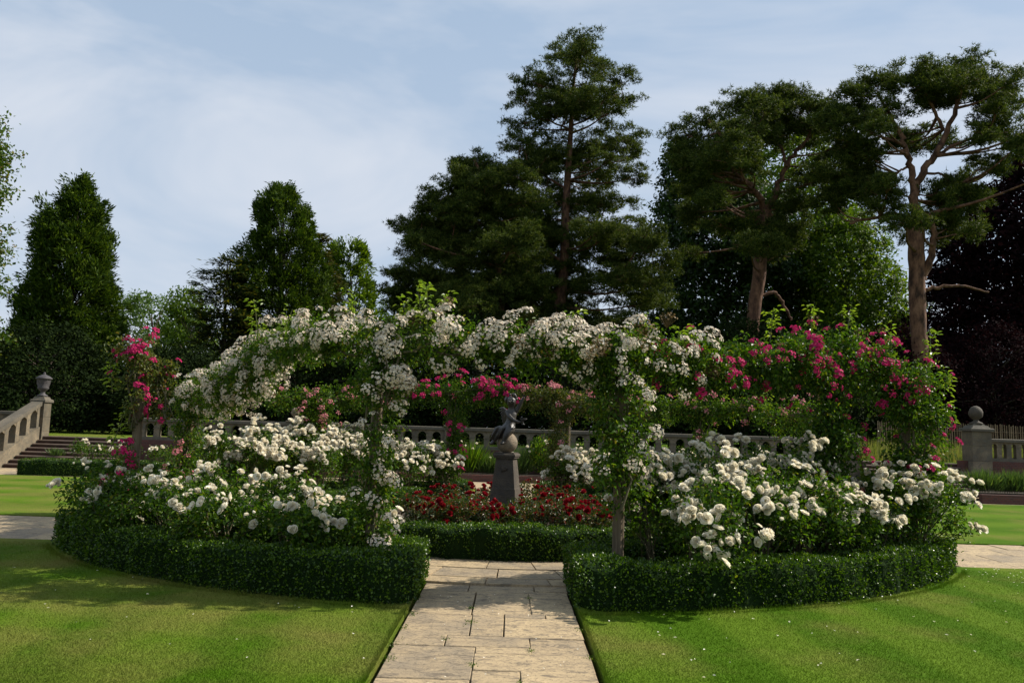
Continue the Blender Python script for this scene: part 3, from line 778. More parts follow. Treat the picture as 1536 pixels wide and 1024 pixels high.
def row_tree(name, spec, label, group, leafm, style='broad', n=520, per=34, L=.22, rc=.55, depth=1.0, bark='bark', zb=.95, trunk_r=.3, cat='tree', lump=.16, core=True, zmin=None):
    X, Y, rows = spec
    root = thing(name, (X, Y, zb), label, cat, group)
    R = np.array(sorted(rows)); zz, xc, rx = R[:, 0], R[:, 1], R[:, 2]
    z0 = max(.2, zz[0]) if zmin is None else zmin
    zs = np.linspace(z0, zz[-1], 60); rr = np.interp(zs, zz, rx)+.25
    z = rng.choice(zs, n, p=rr/rr.sum()) + rng.uniform(-.5, .5, n)*(zs[1]-zs[0])
    az = rng.uniform(0, 2*pi, n)
    f = 1 - .55*rng.random(n)**1.6
    ph = rng.uniform(0, 6, 5)
    lm = 1 + lump*(np.sin(az*2+z*1.1+ph[0])*.5+np.sin(az*5+z*2.3+ph[1])*.35+np.sin(z*4.1+az*3+ph[2])*.3)
    r = np.interp(z, zz, rx)
    C = np.stack([np.interp(z, zz, xc)+np.maximum(.08, r-rc*.3)*f*lm*np.cos(az), np.maximum(.08, r-rc*.3)*f*lm*np.sin(az)*depth, z], 1)
    out = np.stack([np.cos(az), np.sin(az), np.full(n, .35)], 1)
    m = n*per
    ii = np.repeat(np.arange(n), per)
    lb = Buf()
    rcl = rc*rng.uniform(.45, 1.25, n)
    if style == 'spray':
        k_ = rng.random(n) < .12; C[k_] += out[k_]*rng.uniform(.1, .45, k_.sum())[:, None]+np.array([0, 0, .25])
    if style == 'broad':
        g = rdir(m)*rng.uniform(.3, 1, m)[:, None]**.5
        P = C[ii]+g*rcl[ii][:, None]*np.array([1, 1, .75])
        N = unit(out[ii]*.5+g*.7+np.array([0, 0, .5])+rdir(m)*.5); D = unit(rdir(m)+np.array([0, 0, -.35])+out[ii]*.3)
        leaves(lb, P, D, N, rng.uniform(.65, 1.3, m)*L, rng.uniform(.6, 1.1, m)*L*.62, 'dia')
    elif style == 'spray':                                        # upswept sprays of cypress and thuja
        P = C[ii]+rdir(m)*rcl[ii][:, None]*rng.uniform(.2, 1, m)[:, None]*np.array([.7, .7, .9])
        tilt = unit(out[ii]*.8+np.repeat(rdir(n), per, 0)*.7+np.array([0, 0, .35]))
        D = unit(tilt+rdir(m)*.6); N = unit(rdir(m)+out[ii]*.4)
        leaves(lb, P, D, N, rng.uniform(.6, 1.3, m)*L, rng.uniform(.6, 1.1, m)*L*.32, 'dia')
    else:                                                         # flat layered branches
        P = C[ii]+rdir(m)*rcl[ii][:, None]*np.array([1.0, 1.0, .16])*rng.uniform(.2, 1, m)[:, None]
        D = unit(out[ii]*np.array([.9, .9, .15])+rdir(m)*.45+np.array([0, 0, -.05])); N = unit(np.array([0, 0, 1.0])+rdir(m)*.4)
        leaves(lb, P, D, N, rng.uniform(.6, 1.3, m)*L, rng.uniform(.6, 1.1, m)*L*.35, 'dia')
    tb = Buf()
    top = zz[-1]*.9
    tz = np.linspace(-.2, top, 9); tx = np.interp(tz, zz, xc); tx[0] = 0; tx[1] *= .5
    tp = np.stack([tx, np.zeros(9), tz], 1)
    tb.tube(tp, np.linspace(trunk_r, .03, 9), 8, wob=.05)
    for q in rng.choice(n, min(n, 60), replace=False):
        a = np.array([np.interp(C[q, 2]*.75, tz, tx), 0, C[q, 2]*.75])
        tb.tube([a, a*.45+C[q]*.55+np.array([0, 0, .15]), C[q]], [.06, .035, .012], 5)
    put('trunk', tb.mesh('trunk', M[bark], True), root)
    put('crown', lb.mesh('crown', M[leafm]), root)
    return root

# tree layouts: (x, distance, trunks, pads) or (x, distance, [(height, offset, half width)])
BIG_LEFT=(-20.76,30,[(0.5, 0.1, [(-0.01, 0.12), (-0.46, 4.89), (-0.54, 8.79), (-0.43, 11.46)]), (0.14, 0.05, [(-0.37, 5.41), (0.62, 6.21), (1.22, 6.62)]), (0.12, 0.05, [(-0.54, 8.79), (0.22, 10.14), (0.95, 10.56)])],[(0.3, 11.6, 1.0, 1.13), (0.8, 10.6, 0.7, 0.75), (0.1, 9.6, 1.26, 1.13), (0.9, 9.0, 0.55, 0.55), (-1.2, 11.4, 1.51, 1.76), (0.9, 7.1, 0.7, 0.75), (0.6, 6.2, 1.26, 1.0), (1.3, 5.5, 0.75, 0.7), (1.1, 4.2, 1.0, 0.88), (-0.6, 8.0, 1.51, 1.51), (0.9, 11.5, 0.5, 0.55), (1.1, 8.3, 0.4, 0.3), (1.3, 7.3, 0.65, 0.55), (-0.5, 4.9, 1.51, 1.51)])
CYPRESS_LEFT=(-22.98,42,[(13.3, -0.52, 0.11), (12.6, -0.45, 0.58), (12.2, -0.6, 0.97), (11.4, -0.74, 1.4), (10.3, -0.75, 1.79), (9.2, -0.67, 1.98), (7.8, -0.63, 2.17), (6.3, -0.58, 2.3), (4.9, -0.62, 2.47), (2.8, -0.64, 2.8), (-0.0, -0.49, 3.17)])
PALE_TREE=(-33.78,75,[(12.2, -1.26, 1.42), (11.1, -0.6, 3.7), (8.5, -0.18, 5.04), (4.7, 0.12, 5.01), (-0.3, 0.51, 4.35)])
GREEN_TREE=(-26.54,66,[(11.3, -0.89, 1.17), (9.9, -0.55, 2.14), (6.6, -0.27, 2.55), (-0.0, 0.27, 2.46)])
CONIFER_MID=(-13.51,48,[(14.8, -1.01, 0.72), (14.2, -0.83, 1.48), (13.0, -0.79, 1.84), (11.7, -0.75, 2.21), (10.0, -0.75, 2.59), (8.4, -0.67, 2.88), (6.7, -0.61, 3.03), (3.5, -0.41, 3.21), (0.5, -0.23, 3.39)])
CEDAR=(-16.02,45,[(9.9, -0.31, 0.65), (9.0, -0.46, 1.35), (7.8, -0.41, 1.58), (4.7, -0.33, 1.89), (1.7, -0.13, 2.06), (0.2, -0.02, 2.05)])
FIR=(-11.94,51,[(12.9, -0.76, 0.3), (11.6, -0.62, 0.63), (9.9, -0.42, 0.95), (7.2, -0.27, 1.16), (4.0, -0.09, 1.41), (0.4, 0.11, 1.48)])
LARCH=(-10.87,56,[(13.4, -1.18, 1.19), (12.7, -0.95, 1.71), (10.8, -0.75, 1.8), (8.9, -0.51, 1.94), (6.5, -0.39, 2.31), (0.4, 0.09, 2.44)])
SMALL_TREE=(-8.85,62,[(10.6, -0.38, 0.63), (9.3, -0.43, 1.57), (5.7, -0.16, 2.39), (0.5, 0.08, 2.37)])
PINE_CENTRE=(2.62,46,[(0.45, 0.05, [(-0.02, 0.85), (0.06, 7.04), (0.3, 10.21), (0.31, 13.01), (0.41, 15.85), (0.51, 18.32), (0.61, 21.24), (0.81, 23.26)]), (0.12, 0.04, [(0.3, 8.62), (1.84, 9.46), (3.61, 8.92)]), (0.1, 0.04, [(0.37, 10.41), (-1.53, 11.35), (-3.09, 11.1)]), (0.12, 0.04, [(0.31, 13.01), (2.37, 12.87), (4.15, 11.92)]), (0.09, 0.03, [(0.39, 14.83), (-1.25, 15.72), (-2.45, 15.85)]), (0.09, 0.03, [(0.4, 16.06), (2.29, 16.94), (4.08, 17.28)]), (0.07, 0.03, [(0.51, 18.53), (-1.14, 19.02), (-2.33, 18.65)]), (0.07, 0.03, [(0.51, 18.74), (2.25, 19.54), (3.64, 20.29)]), (0.06, 0.02, [(0.58, 20.82), (-1.0, 21.27), (-2.2, 21.15)]), (0.05, 0.02, [(0.61, 21.24), (2.41, 21.8), (3.42, 21.53)]), (0.1, 0.04, [(0.21, 9.01), (-1.45, 8.17), (-2.63, 8.53)])],[(0.9, 24.4, 1.15, 0.62), (0.2, 23.4, 1.46, 0.62), (2.3, 23.4, 0.92, 0.54), (1.2, 22.4, 1.85, 0.69), (-1.6, 21.5, 1.69, 0.69), (3.2, 21.5, 1.39, 0.54), (0.6, 20.9, 2.31, 0.69), (-2.4, 20.5, 1.15, 0.38), (3.6, 20.4, 1.31, 0.54), (0.2, 19.5, 3.08, 0.69), (-2.3, 18.7, 1.31, 0.54), (3.5, 18.9, 1.73, 0.69), (-0.5, 18.0, 2.69, 0.69), (2.5, 17.8, 2.31, 0.69), (-2.5, 17.5, 1.23, 0.5), (4.1, 17.5, 1.15, 0.46), (-1.7, 16.2, 1.92, 0.77), (2.3, 16.2, 2.31, 0.69), (-0.4, 14.7, 2.31, 0.77), (2.7, 14.6, 2.12, 0.77), (4.5, 15.7, 0.96, 0.58), (-2.0, 13.3, 1.92, 0.77), (0.4, 12.4, 1.54, 0.69), (3.0, 12.9, 2.31, 0.85), (4.7, 13.1, 1.35, 0.69), (0.5, 10.2, 2.31, 0.85), (3.6, 10.8, 2.39, 0.92), (5.1, 11.5, 1.15, 0.69), (-0.7, 8.6, 2.31, 0.77), (2.4, 9.0, 2.39, 0.85), (5.4, 9.4, 1.39, 0.69), (1.7, 7.4, 2.31, 0.77), (4.8, 8.2, 1.92, 0.69), (-1.4, 7.1, 1.92, 0.62), (0.6, 5.9, 3.08, 0.96), (-2.8, 14.1, 1.54, 0.85), (-1.5, 11.7, 1.73, 0.85), (-1.9, 9.7, 1.92, 0.92), (-3.0, 8.1, 1.92, 0.92), (1.2, 11.6, 1.73, 0.85), (5.7, 12.6, 1.08, 0.69), (6.3, 10.6, 1.15, 0.69), (2.1, 6.1, 2.69, 0.96), (4.4, 6.4, 2.31, 0.96), (-1.0, 12.4, 1.73, 0.77), (1.8, 13.7, 1.85, 0.77), (3.6, 12.1, 1.73, 0.77), (0.1, 9.2, 1.92, 0.85), (3.8, 9.7, 1.92, 0.85), (-0.9, 16.8, 1.73, 0.69), (1.5, 17.3, 1.73, 0.69), (-0.6, 19.7, 1.62, 0.62), (2.2, 20.0, 1.46, 0.54), (5.8, 8.8, 1.39, 0.69)])
PINE_SIDE=(-0.66,43,[(0.36, 0.08, [(-0.03, 0.75), (0.04, 6.53), (-0.19, 9.47), (-0.76, 12.08), (-1.31, 14.33), (-1.72, 15.47)]), (0.1, 0.03, [(-0.19, 9.47), (-2.34, 10.15), (-4.56, 10.65)]), (0.1, 0.03, [(-0.63, 11.52), (-2.42, 12.4), (-3.92, 12.92)]), (0.1, 0.03, [(-0.07, 8.0), (-2.27, 8.3), (-4.84, 8.59)]), (0.08, 0.03, [(-1.17, 13.58), (0.1, 14.38), (0.45, 14.77)])],[(-2.2, 15.3, 1.15, 0.5), (-1.1, 15.6, 0.94, 0.5), (-2.5, 15.4, 0.72, 0.36), (-0.5, 14.7, 1.26, 0.58), (-2.1, 14.1, 1.51, 0.65), (-0.8, 13.6, 1.62, 0.72), (-3.6, 13.1, 1.3, 0.58), (-4.9, 12.0, 1.08, 0.58), (-2.4, 11.8, 2.16, 0.79), (0.2, 11.5, 1.8, 0.79), (-4.2, 11.1, 1.44, 0.65), (-4.7, 10.5, 1.37, 0.65), (-2.3, 10.1, 1.8, 0.79), (0.1, 9.9, 1.8, 0.79), (-5.3, 8.9, 1.22, 0.58), (-3.4, 8.6, 2.16, 0.72), (-0.6, 8.3, 2.16, 0.79), (-4.9, 7.9, 1.44, 0.5), (-1.9, 7.1, 2.52, 0.65), (-4.0, 6.8, 1.8, 0.58), (-2.2, 5.4, 3.24, 0.9), (0.7, 6.9, 1.8, 0.65), (-5.5, 7.8, 1.08, 0.5), (-6.1, 8.4, 0.94, 0.43), (-3.6, 5.7, 2.52, 0.79), (-1.3, 12.8, 1.8, 0.79), (0.6, 8.8, 1.62, 0.79), (-2.7, 10.9, 1.62, 0.72), (-1.2, 8.7, 1.62, 0.79), (-5.7, 11.9, 0.72, 0.43), (0.6, 14.7, 1.3, 0.65), (1.1, 13.2, 1.51, 0.72), (1.3, 11.6, 1.51, 0.72), (0.9, 10.1, 1.51, 0.72), (1.4, 8.4, 1.66, 0.79), (-4.7, 7.3, 1.51, 0.58), (-4.4, 9.3, 1.15, 0.5), (-0.2, 12.5, 1.44, 0.72), (-2.1, 13.0, 1.62, 0.65), (-3.5, 10.7, 1.62, 0.65), (-0.7, 11.1, 1.62, 0.72), (-2.3, 8.3, 1.98, 0.72), (0.5, 5.8, 2.16, 0.79)])
PINE_FORKED=(11.85,40,[(0.5, 0.36, [(-0.0, 1.11), (0.35, 6.51), (0.63, 8.57), (0.88, 11.36), (1.05, 12.07)]), (0.26, 0.07, [(1.05, 12.0), (0.54, 13.11), (-0.49, 14.07), (-1.01, 15.02), (-1.42, 16.08), (-2.05, 16.78)]), (0.26, 0.07, [(1.05, 12.0), (1.58, 13.32), (2.1, 14.58), (2.87, 15.6), (3.68, 16.6)]), (0.14, 0.04, [(2.1, 14.58), (1.77, 15.82), (1.43, 17.07)]), (0.14, 0.04, [(-0.32, 13.86), (0.2, 15.23), (0.31, 16.49)]), (0.12, 0.03, [(2.8, 15.49), (3.34, 16.59), (3.0, 17.66)]), (0.15, 0.06, [(0.76, 7.82), (1.54, 7.91), (2.11, 7.24), (2.45, 6.64)])],[(-3.1, 16.6, 1.07, 0.67), (-1.7, 17.0, 1.34, 0.6), (-0.4, 17.6, 1.41, 0.6), (1.1, 18.1, 1.54, 0.6), (2.6, 18.3, 1.41, 0.57), (3.8, 17.7, 1.07, 0.6), (-3.4, 15.4, 0.87, 0.6), (-2.0, 15.5, 1.67, 0.6), (-0.2, 16.2, 1.67, 0.67), (1.8, 16.8, 1.67, 0.6), (3.4, 16.5, 1.41, 0.6), (-1.1, 14.6, 1.21, 0.47), (-3.1, 14.5, 1.07, 0.54), (4.4, 15.5, 1.17, 0.6), (-1.3, 11.4, 1.34, 0.54), (0.0, 11.2, 1.54, 0.57), (1.5, 11.0, 1.21, 0.47), (-2.0, 12.7, 1.0, 0.47), (3.0, 12.8, 1.14, 0.6), (3.7, 14.2, 1.14, 0.6), (2.1, 10.5, 1.0, 0.47), (-2.6, 13.5, 0.87, 0.47)])
PINE_RED=(18.74,36,[(0.46, 0.36, [(0.03, 1.31), (-0.12, 3.71), (-0.24, 6.15), (-0.23, 8.63), (-0.21, 10.67)]), (0.25, 0.1, [(0.03, 8.01), (0.38, 9.58), (0.17, 10.99)]), (0.3, 0.07, [(-0.27, 10.66), (-0.3, 12.09), (0.2, 13.22), (1.01, 14.63), (1.52, 16.01), (2.04, 17.33)]), (0.24, 0.06, [(-0.25, 11.77), (-0.4, 13.2), (-0.86, 14.48), (-1.31, 15.43), (-2.07, 16.55)]), (0.15, 0.05, [(-0.21, 10.67), (-1.19, 11.05), (-2.34, 10.82), (-3.27, 10.57)]), (0.13, 0.04, [(-0.11, 7.39), (0.57, 7.65), (1.73, 7.75), (2.89, 7.48)]), (0.13, 0.04, [(0.62, 13.88), (1.95, 14.56), (3.05, 14.92)]), (0.12, 0.04, [(-0.86, 14.48), (-1.79, 14.77), (-2.74, 14.42)]), (0.12, 0.04, [(1.19, 15.19), (0.59, 16.31), (-0.01, 17.27)]), (0.1, 0.03, [(0.04, 13.06), (1.12, 13.03), (2.03, 12.32)]), (0.08, 0.03, [(-0.52, 13.36), (-1.05, 13.02), (-1.38, 12.22)])],[(-3.3, 16.8, 1.21, 0.51), (-2.0, 17.4, 1.51, 0.54), (-0.5, 17.6, 1.51, 0.6), (0.9, 17.8, 1.39, 0.6), (2.5, 18.5, 1.27, 0.66), (3.6, 17.8, 1.08, 0.6), (4.4, 17.1, 0.66, 0.48), (-3.7, 16.0, 1.08, 0.42), (-2.0, 16.1, 1.39, 0.42), (2.0, 17.1, 1.51, 0.6), (3.6, 16.3, 1.27, 0.6), (3.9, 15.0, 1.08, 0.6), (2.7, 15.5, 1.08, 0.54), (0.8, 16.6, 1.21, 0.42), (4.5, 14.1, 0.78, 0.54), (-3.4, 14.4, 1.39, 0.54), (-2.4, 13.8, 1.08, 0.42), (-3.8, 13.2, 1.21, 0.48), (-2.8, 12.3, 1.39, 0.54), (-2.1, 11.7, 1.21, 0.48), (-3.6, 11.9, 1.08, 0.48), (-1.6, 11.0, 0.9, 0.33), (0.9, 12.2, 1.08, 0.48), (1.9, 11.7, 1.08, 0.54), (2.8, 12.1, 0.9, 0.48), (1.5, 10.8, 0.9, 0.54), (2.6, 12.9, 0.78, 0.54), (-4.3, 15.2, 0.9, 0.42), (3.2, 13.8, 0.84, 0.42)])
OAK_BACK=(14.29,58,[(22.0, -1.83, 1.26), (19.9, -0.19, 3.38), (18.0, 0.81, 4.61), (15.4, 1.31, 5.09), (11.9, 1.56, 5.3), (6.9, 1.44, 5.37), (1.1, 1.44, 5.32)])
LIME_BACK=(23.34,56,[(16.8, -0.34, 1.32), (15.5, -0.29, 3.07), (13.7, -0.17, 3.78), (11.8, 0.18, 4.15), (8.0, 0.55, 4.54), (1.4, 0.56, 4.6)])
TALL_BACK=(23.94,66,[(27.1, -0.6, 2.01), (24.7, -0.33, 4.0), (21.2, 0.2, 5.11), (17.1, 0.45, 5.36), (1.4, 0.29, 5.23)])
BEECH=(27.66,44,[(17.0, 1.7, 1.24), (15.6, 1.74, 2.28), (13.6, 1.57, 3.5), (11.6, 0.86, 4.48), (9.3, 0.59, 5.02), (5.9, 0.53, 5.28), (1.5, 0.54, 5.4)])

# ================================================================== SETTING
def struct(name, mesh, loc=(0, 0, 0)):
    return tag(put(name, mesh, None, loc), kind='structure')

b = Buf(); b.add([(-400, -120, -.09), (400, -120, -.09), (400, 26.6, -.09), (-400, 26.6, -.09)], [(0, 1, 2, 3)])
struct('ground', b.mesh('ground', M['soil']))
b = Buf()
b.add([(-400, 26.52, .93), (400, 26.52, .93), (400, 700, .93), (-400, 700, .93), (-400, 26.52, -.2), (400, 26.52, -.2)], [(0, 1, 2, 3), (4, 5, 1, 0)])
struct('terrace_ground', b.mesh('terrace_ground', M['turf']))

def lawn(x0, x1, y0, y1, mat='turf'):
    b = Buf(); b.bevel_box(((x0+x1)/2, (y0+y1)/2, -.034), (x1-x0, y1-y0, .092), .006)
    return struct('lawn', b.mesh('lawn', M[mat]))
PL, PR = -.82, .63
lawn(-60, PL-.03, -30, 10.55); lawn(PR+.035, 60, -30, 10.55)
lawn(-60, PL-.03, 13.02, 21.35, 'turf_across'); lawn(PR+.035, 60, 13.02, 21.35, 'turf_across')

# front path: flagstones laid as in the photograph (x0, x1, y0, y1)
b = Buf()
def slab(x0, x1, y0, y1, z=.0):
    g = .004
    b.bevel_box(((x0+x1)/2, (y0+y1)/2, z-.03+rng.uniform(-.004, .004)), (x1-x0-2*g, y1-y0-2*g, .06), .005, jit=.006)
for s in [(PL, -.20, 4.75, 5.34), (-.20, .12, 4.9, 5.54), (.12, PR, 4.8, 5.56), (-.20, .12, 4.3, 4.9), (.12, PR, 4.2, 4.8), (PL, -.2, 4.1, 4.75),
          (PL, -.205, 5.34, 6.11), (-.205, PR, 5.55, 5.95), (-.205, .205, 5.95, 6.12), (.205, PR, 5.95, 6.40), (PL, -.44, 6.11, 6.44), (-.44, .205, 6.12, 6.42),
          (PL, -.27, 6.44, 7.14), (-.27, .005, 6.42, 7.04), (.005, PR, 6.40, 7.05), (-.27, .005, 7.04, 7.2), (.005, .36, 7.05, 7.2), (.36, PR, 7.05, 7.2),
          (PL, -.28, 7.14, 7.68), (-.28, .24, 7.2, 7.6), (.24, PR, 7.2, 7.62), (-.28, .24, 7.6, 8.12), (PL, -.28, 7.68, 8.1), (.24, PR, 7.62, 8.2),
          (PL, -.36, 8.1, 8.6), (-.36, .3, 8.12, 8.62), (.3, PR, 8.2, 8.75), (PL, -.1, 8.6, 8.9), (-.1, .3, 8.62, 8.9), (.3, PR, 8.75, 8.9)]:
    slab(*s)
for s in ((PL, -.1, 3.2, 4.1), (-.1, PR, 3.2, 4.2), (PL, PR, 2.2, 3.2), (PL, PR, 1.2, 2.2)): slab(*s)
struct('front_path', b.mesh('front_path', M['flag']))

def ashlar(x0, x1, y0, y1, z, rows, wmin, wmax, along='x'):
    """courses of flags with broken joints"""
    if along == 'x':
        ys = np.linspace(y0, y1, rows+1); ys[1:-1] += rng.uniform(-.08, .08, rows-1)
        for r in range(rows):
            x = x0
            while x < x1-.05:
                w = rng.uniform(wmin, wmax)
                if x1-x-w < wmin*.6: w = x1-x
                slab(x, x+w, ys[r], ys[r+1], z); x += w
    else:
        xs = np.linspace(x0, x1, rows+1); xs[1:-1] += rng.uniform(-.06, .06, rows-1)
        for r in range(rows):
            y = y0
            while y < y1-.05:
                w = rng.uniform(wmin, wmax)
                if y1-y-w < wmin*.6: w = y1-y
                slab(xs[r], xs[r+1], y, y+w, z); y += w
b = Buf(); ashlar(-22, -4.95, 10.6, 12.97, 0, 4, .5, 1.3); ashlar(4.95, 22, 10.6, 12.97, 0, 4, .5, 1.3)
struct('cross_path', b.mesh('cross_path', M['flag']))
b = Buf(); ashlar(PL, PR, 16.9, 21.3, .0, 3, .5, 1.1, 'y')
struct('rear_path', b.mesh('rear_path', M['flag']))
b = Buf(); ashlar(-30, 30, 21.4, 24.3, -.002, 4, .7, 1.6)
struct('terrace_walk', b.mesh('terrace_walk', M['flag']))
CX, CY = 0.0, 13.1
def ell(th, rx, ry): return (CX + rx*sin(th), CY - ry*cos(th))
# ring walk round the middle bed
b = Buf()
for (s0, s1, nn) in ((.76, .93, 40), (.93, 1.08, 44), (1.08, 1.24, 40), (1.24, 1.34, 46)):
    for k in range(nn):
        ph_ = s0*9; t0, t1 = 2*pi*(k+.012)/nn+ph_, 2*pi*(k+.988)/nn+ph_
        top = .020+rng.uniform(-.003, .003); V = []
        for zz_ in (-.03, top):
            for tt in (t0, (t0+t1)/2, t1): V.append((*ell(tt, 3.75*(s0+.006), 3.5*(s0+.006)), zz_))
            for tt in (t1, (t0+t1)/2, t0): V.append((*ell(tt, 3.75*(s1-.006), 3.5*(s1-.006)), zz_))
        b.add(V, [tuple(range(6, 12))]); b.add(V, [(i, (i+1) % 6, 6+(i+1) % 6, 6+i) for i in range(6)])
struct('ring_path', b.mesh('ring_path', M['flag']))

# beds
def bed(name, inner, outer, t0, t1, z=.05):
    b = Buf(); n = 40; V = []
    for i in range(n):
        t = t0+(t1-t0)*i/(n-1); V += [(*ell(t, *inner), z), (*ell(t, *outer), z)]
    b.add(V, [(2*i, 2*i+1, 2*i+3, 2*i+2) for i in range(n-1)])
    return struct(name, b.mesh(name, M['soil']))
D2 = radians
for (t0, t1) in ((-58, -11), (9, 58), (93, 170), (-169, -93)):
    bed('rose_bed', (4.75, 4.45), (6.2, 5.6), D2(t0), D2(t1))
bed('centre_bed', (.01, .01), (3.1, 2.9), D2(-180), D2(180), .055)

# ================================================================== HEDGES
def loop(x0, yend, sx, sy, w=.0):
    """outline of one quarter bed: sx left/right, sy front/back"""
    RO, RI = (6.28, 5.63), (4.72, 4.42)
    P = []
    o0, o1 = math.asin(abs(x0)/RO[0]), math.acos(abs(yend-CY)/RO[1])
    i0, i1 = math.asin(abs(x0)/RI[0]), math.acos(abs(yend-CY)/RI[1])
    for t in np.linspace(o0, o1, 30): P.append((sx*RO[0]*sin(t), CY+sy*RO[1]*cos(t)))
    for t in np.linspace(i1, i0, 24): P.append((sx*RI[0]*sin(t), CY+sy*RI[1]*cos(t)))
    return P
HW, HH = .44, .41
G_H = 'clipped box hedges edging the four rose beds'
hedge('box_hedge', loop(-1.05, 10.33, -1, -1), HW, HH, 'low clipped box hedge round the front left rose bed, its near face in deep shade', G_H, True, 3000)
hedge('box_hedge', loop(.87, 10.33, 1, -1), HW, HH, 'low clipped box hedge round the front right rose bed, glinting in sun', G_H, True, 3000)
hedge('box_hedge', loop(-1.05, 13.28, -1, 1), HW, HH, 'low box hedge of the rear left rose bed, beside the path behind the statue', G_H, True, 700)
hedge('box_hedge', loop(.87, 13.28, 1, 1), HW, HH, 'low box hedge of the rear right rose bed, mostly hidden behind white roses', G_H, True, 700)
hedge('box_hedge', [ell(t, 3.25, 3.0) for t in np.linspace(D2(-148), D2(148), 60)], .46, .40, 'low curved box hedge in front of the red roses and statue, facing the front path', 'hedge round the middle bed', False, 2200)
hedge('box_hedge', [(-13.1, 21.75), (-11, 22.0), (-9, 22.2), (-7.2, 22.3)], .5, .42, 'straight low hedge in front of the pale roses by the left stone steps', 'hedges below the terrace', False, 1100, .03)
hedge('box_hedge', [(9.4, 20.75), (10.6, 20.8), (11.75, 20.9)], .5, .40, 'short low hedge on the right lawn edge below the right steps', 'hedges below the terrace', False, 1100, .03)

# ================================================================== POSTS AND CLIMBERS
def post(x, y, h, label, r=.058):
    root = thing('garden_post', (x, y, 0), label, 'post', 'wooden posts of the rose pergola')
    b = Buf(); b.tube([(0, 0, -.1), (0, 0, h*.5), (0, 0, h-.02)], [r*1.04, r, r*.97], 10, wob=.03)
    put('shaft', b.mesh('shaft', M['post_wood'], False), root)
    b = Buf(); b.lathe([(r*.97, h-.02), (r*1.15, h-.015), (r*1.15, h+.01), (r*.75, h+.045), (.001, h+.06)], (0, 0, 0), 12)
    put('cap', b.mesh('cap', M['post_wood'], True), root)
post(-1.37, 8.25, 2.5, 'post smothered in white rambler left of the front path')
post(1.13, 8.2, 2.45, 'bare footed grey wooden post right of the front path')
post(-4.7, 10.15, 2.38, 'round wooden post with magenta roses at far left of the ring')
post(-5.5, 13.8, 2.1, 'post inside the pale pink climber left of the big white rose bank')
post(3.94, 9.9, 2.7, 'post inside the magenta climber, rising from the front right bed')
post(5.05, 10.2, 2.4, 'rightmost post of the ring, hidden by the magenta climber')
post(-1.35, 17.9, 2.3, 'far post behind the statue on its left, draped in magenta roses')
post(1.3, 17.8, 2.1, 'far post behind the statue on its right, in yellowish foliage')
post(-3.93, 16.5, 2.1, 'far post on the left under pinkish climber above white roses')
post(3.93, 16.5, 2.2, 'far post on the right under green climber above white roses')

GC = 'climbing roses over the pergola'
climber('climbing_rose', 'white rambler rose climbing the left front post and arching left and over the path', GC, (-1.37, 8.12, .05),
        [[(-1.37, 8.12, .25, .26), (-1.36, 8.12, 1.2, .27), (-1.35, 8.12, 2.4, .30)],
         [(-1.3, 8.2, 2.35, .30), (-2.0, 8.6, 2.52, .33), (-2.6, 9.4, 2.52, .33), (-3.4, 10.5, 2.36, .34), (-4.3, 12.0, 2.15, .36)],
         [(-1.3, 8.2, 2.38, .30), (-.6, 8.15, 2.45, .32), (-.1, 8.1, 2.46, .31), (.95, 8.2, 2.38, .29)],
         [(-3.2, 10.3, 2.22, .32), (-4.0, 11.5, 2.12, .38), (-4.8, 12.9, 2.0, .44), (-5.5, 13.7, 1.95, .42)], [(-1.25, 8.0, 2.25, .2), (-1.2, 8.0, 1.85, .16)]],
        'rambler_leaf', [(RAMB, 230, .95, 1, 'flower_cluster', .25), (RAMB, 165, .92, 2, 'flower_cluster', .3), (RAMB, 40, .9, 0, 'flower_cluster', .1), (RAMB, 230, .95, 3, 'flower_cluster', .1), (RAMB, 36, .9, 4, 'flower_cluster', 0), (DRY, 7, 1.0, [2], 'spent_cluster', .6)],
        [(-2.95, 9.2, 2.6, .42), (-2.7, 9.3, 2.6, .35), (-.93, 8.15, 2.6, .42), (-.72, 8.1, 2.6, .38), (-1.15, 8.2, 2.6, .32), (-.86, 8.0, 2.55, .5), (-1.75, 8.5, 2.75, .3), (-3.0, 9.9, 2.4, .3)])
climber('climbing_rose', 'pinkish white rambler rose on the right front post with brown spent flower heads', GC, (1.13, 8.05, .05),
        [[(1.14, 8.05, .85, .24), (1.13, 8.05, 1.4, .33), (1.1, 8.1, 2.3, .36)],
         [(.6, 8.2, 2.4, .27), (1.1, 8.2, 2.42, .33), (1.9, 8.55, 2.36, .30)]],
        'rambler_leaf', [(RAMB, 26, .95, 0, 'flower_cluster', 0.), (RAMB, 44, .95, 1, 'flower_cluster', .35), (DRY, 6, 1.25, [0, 1], 'spent_cluster', .6)],
        [(.55, 8.1, 2.55, .3), (1.45, 8.3, 2.5, .3), (1.75, 8.4, 2.45, .28), (1.3, 8.0, 1.75, .3)], dens=430)
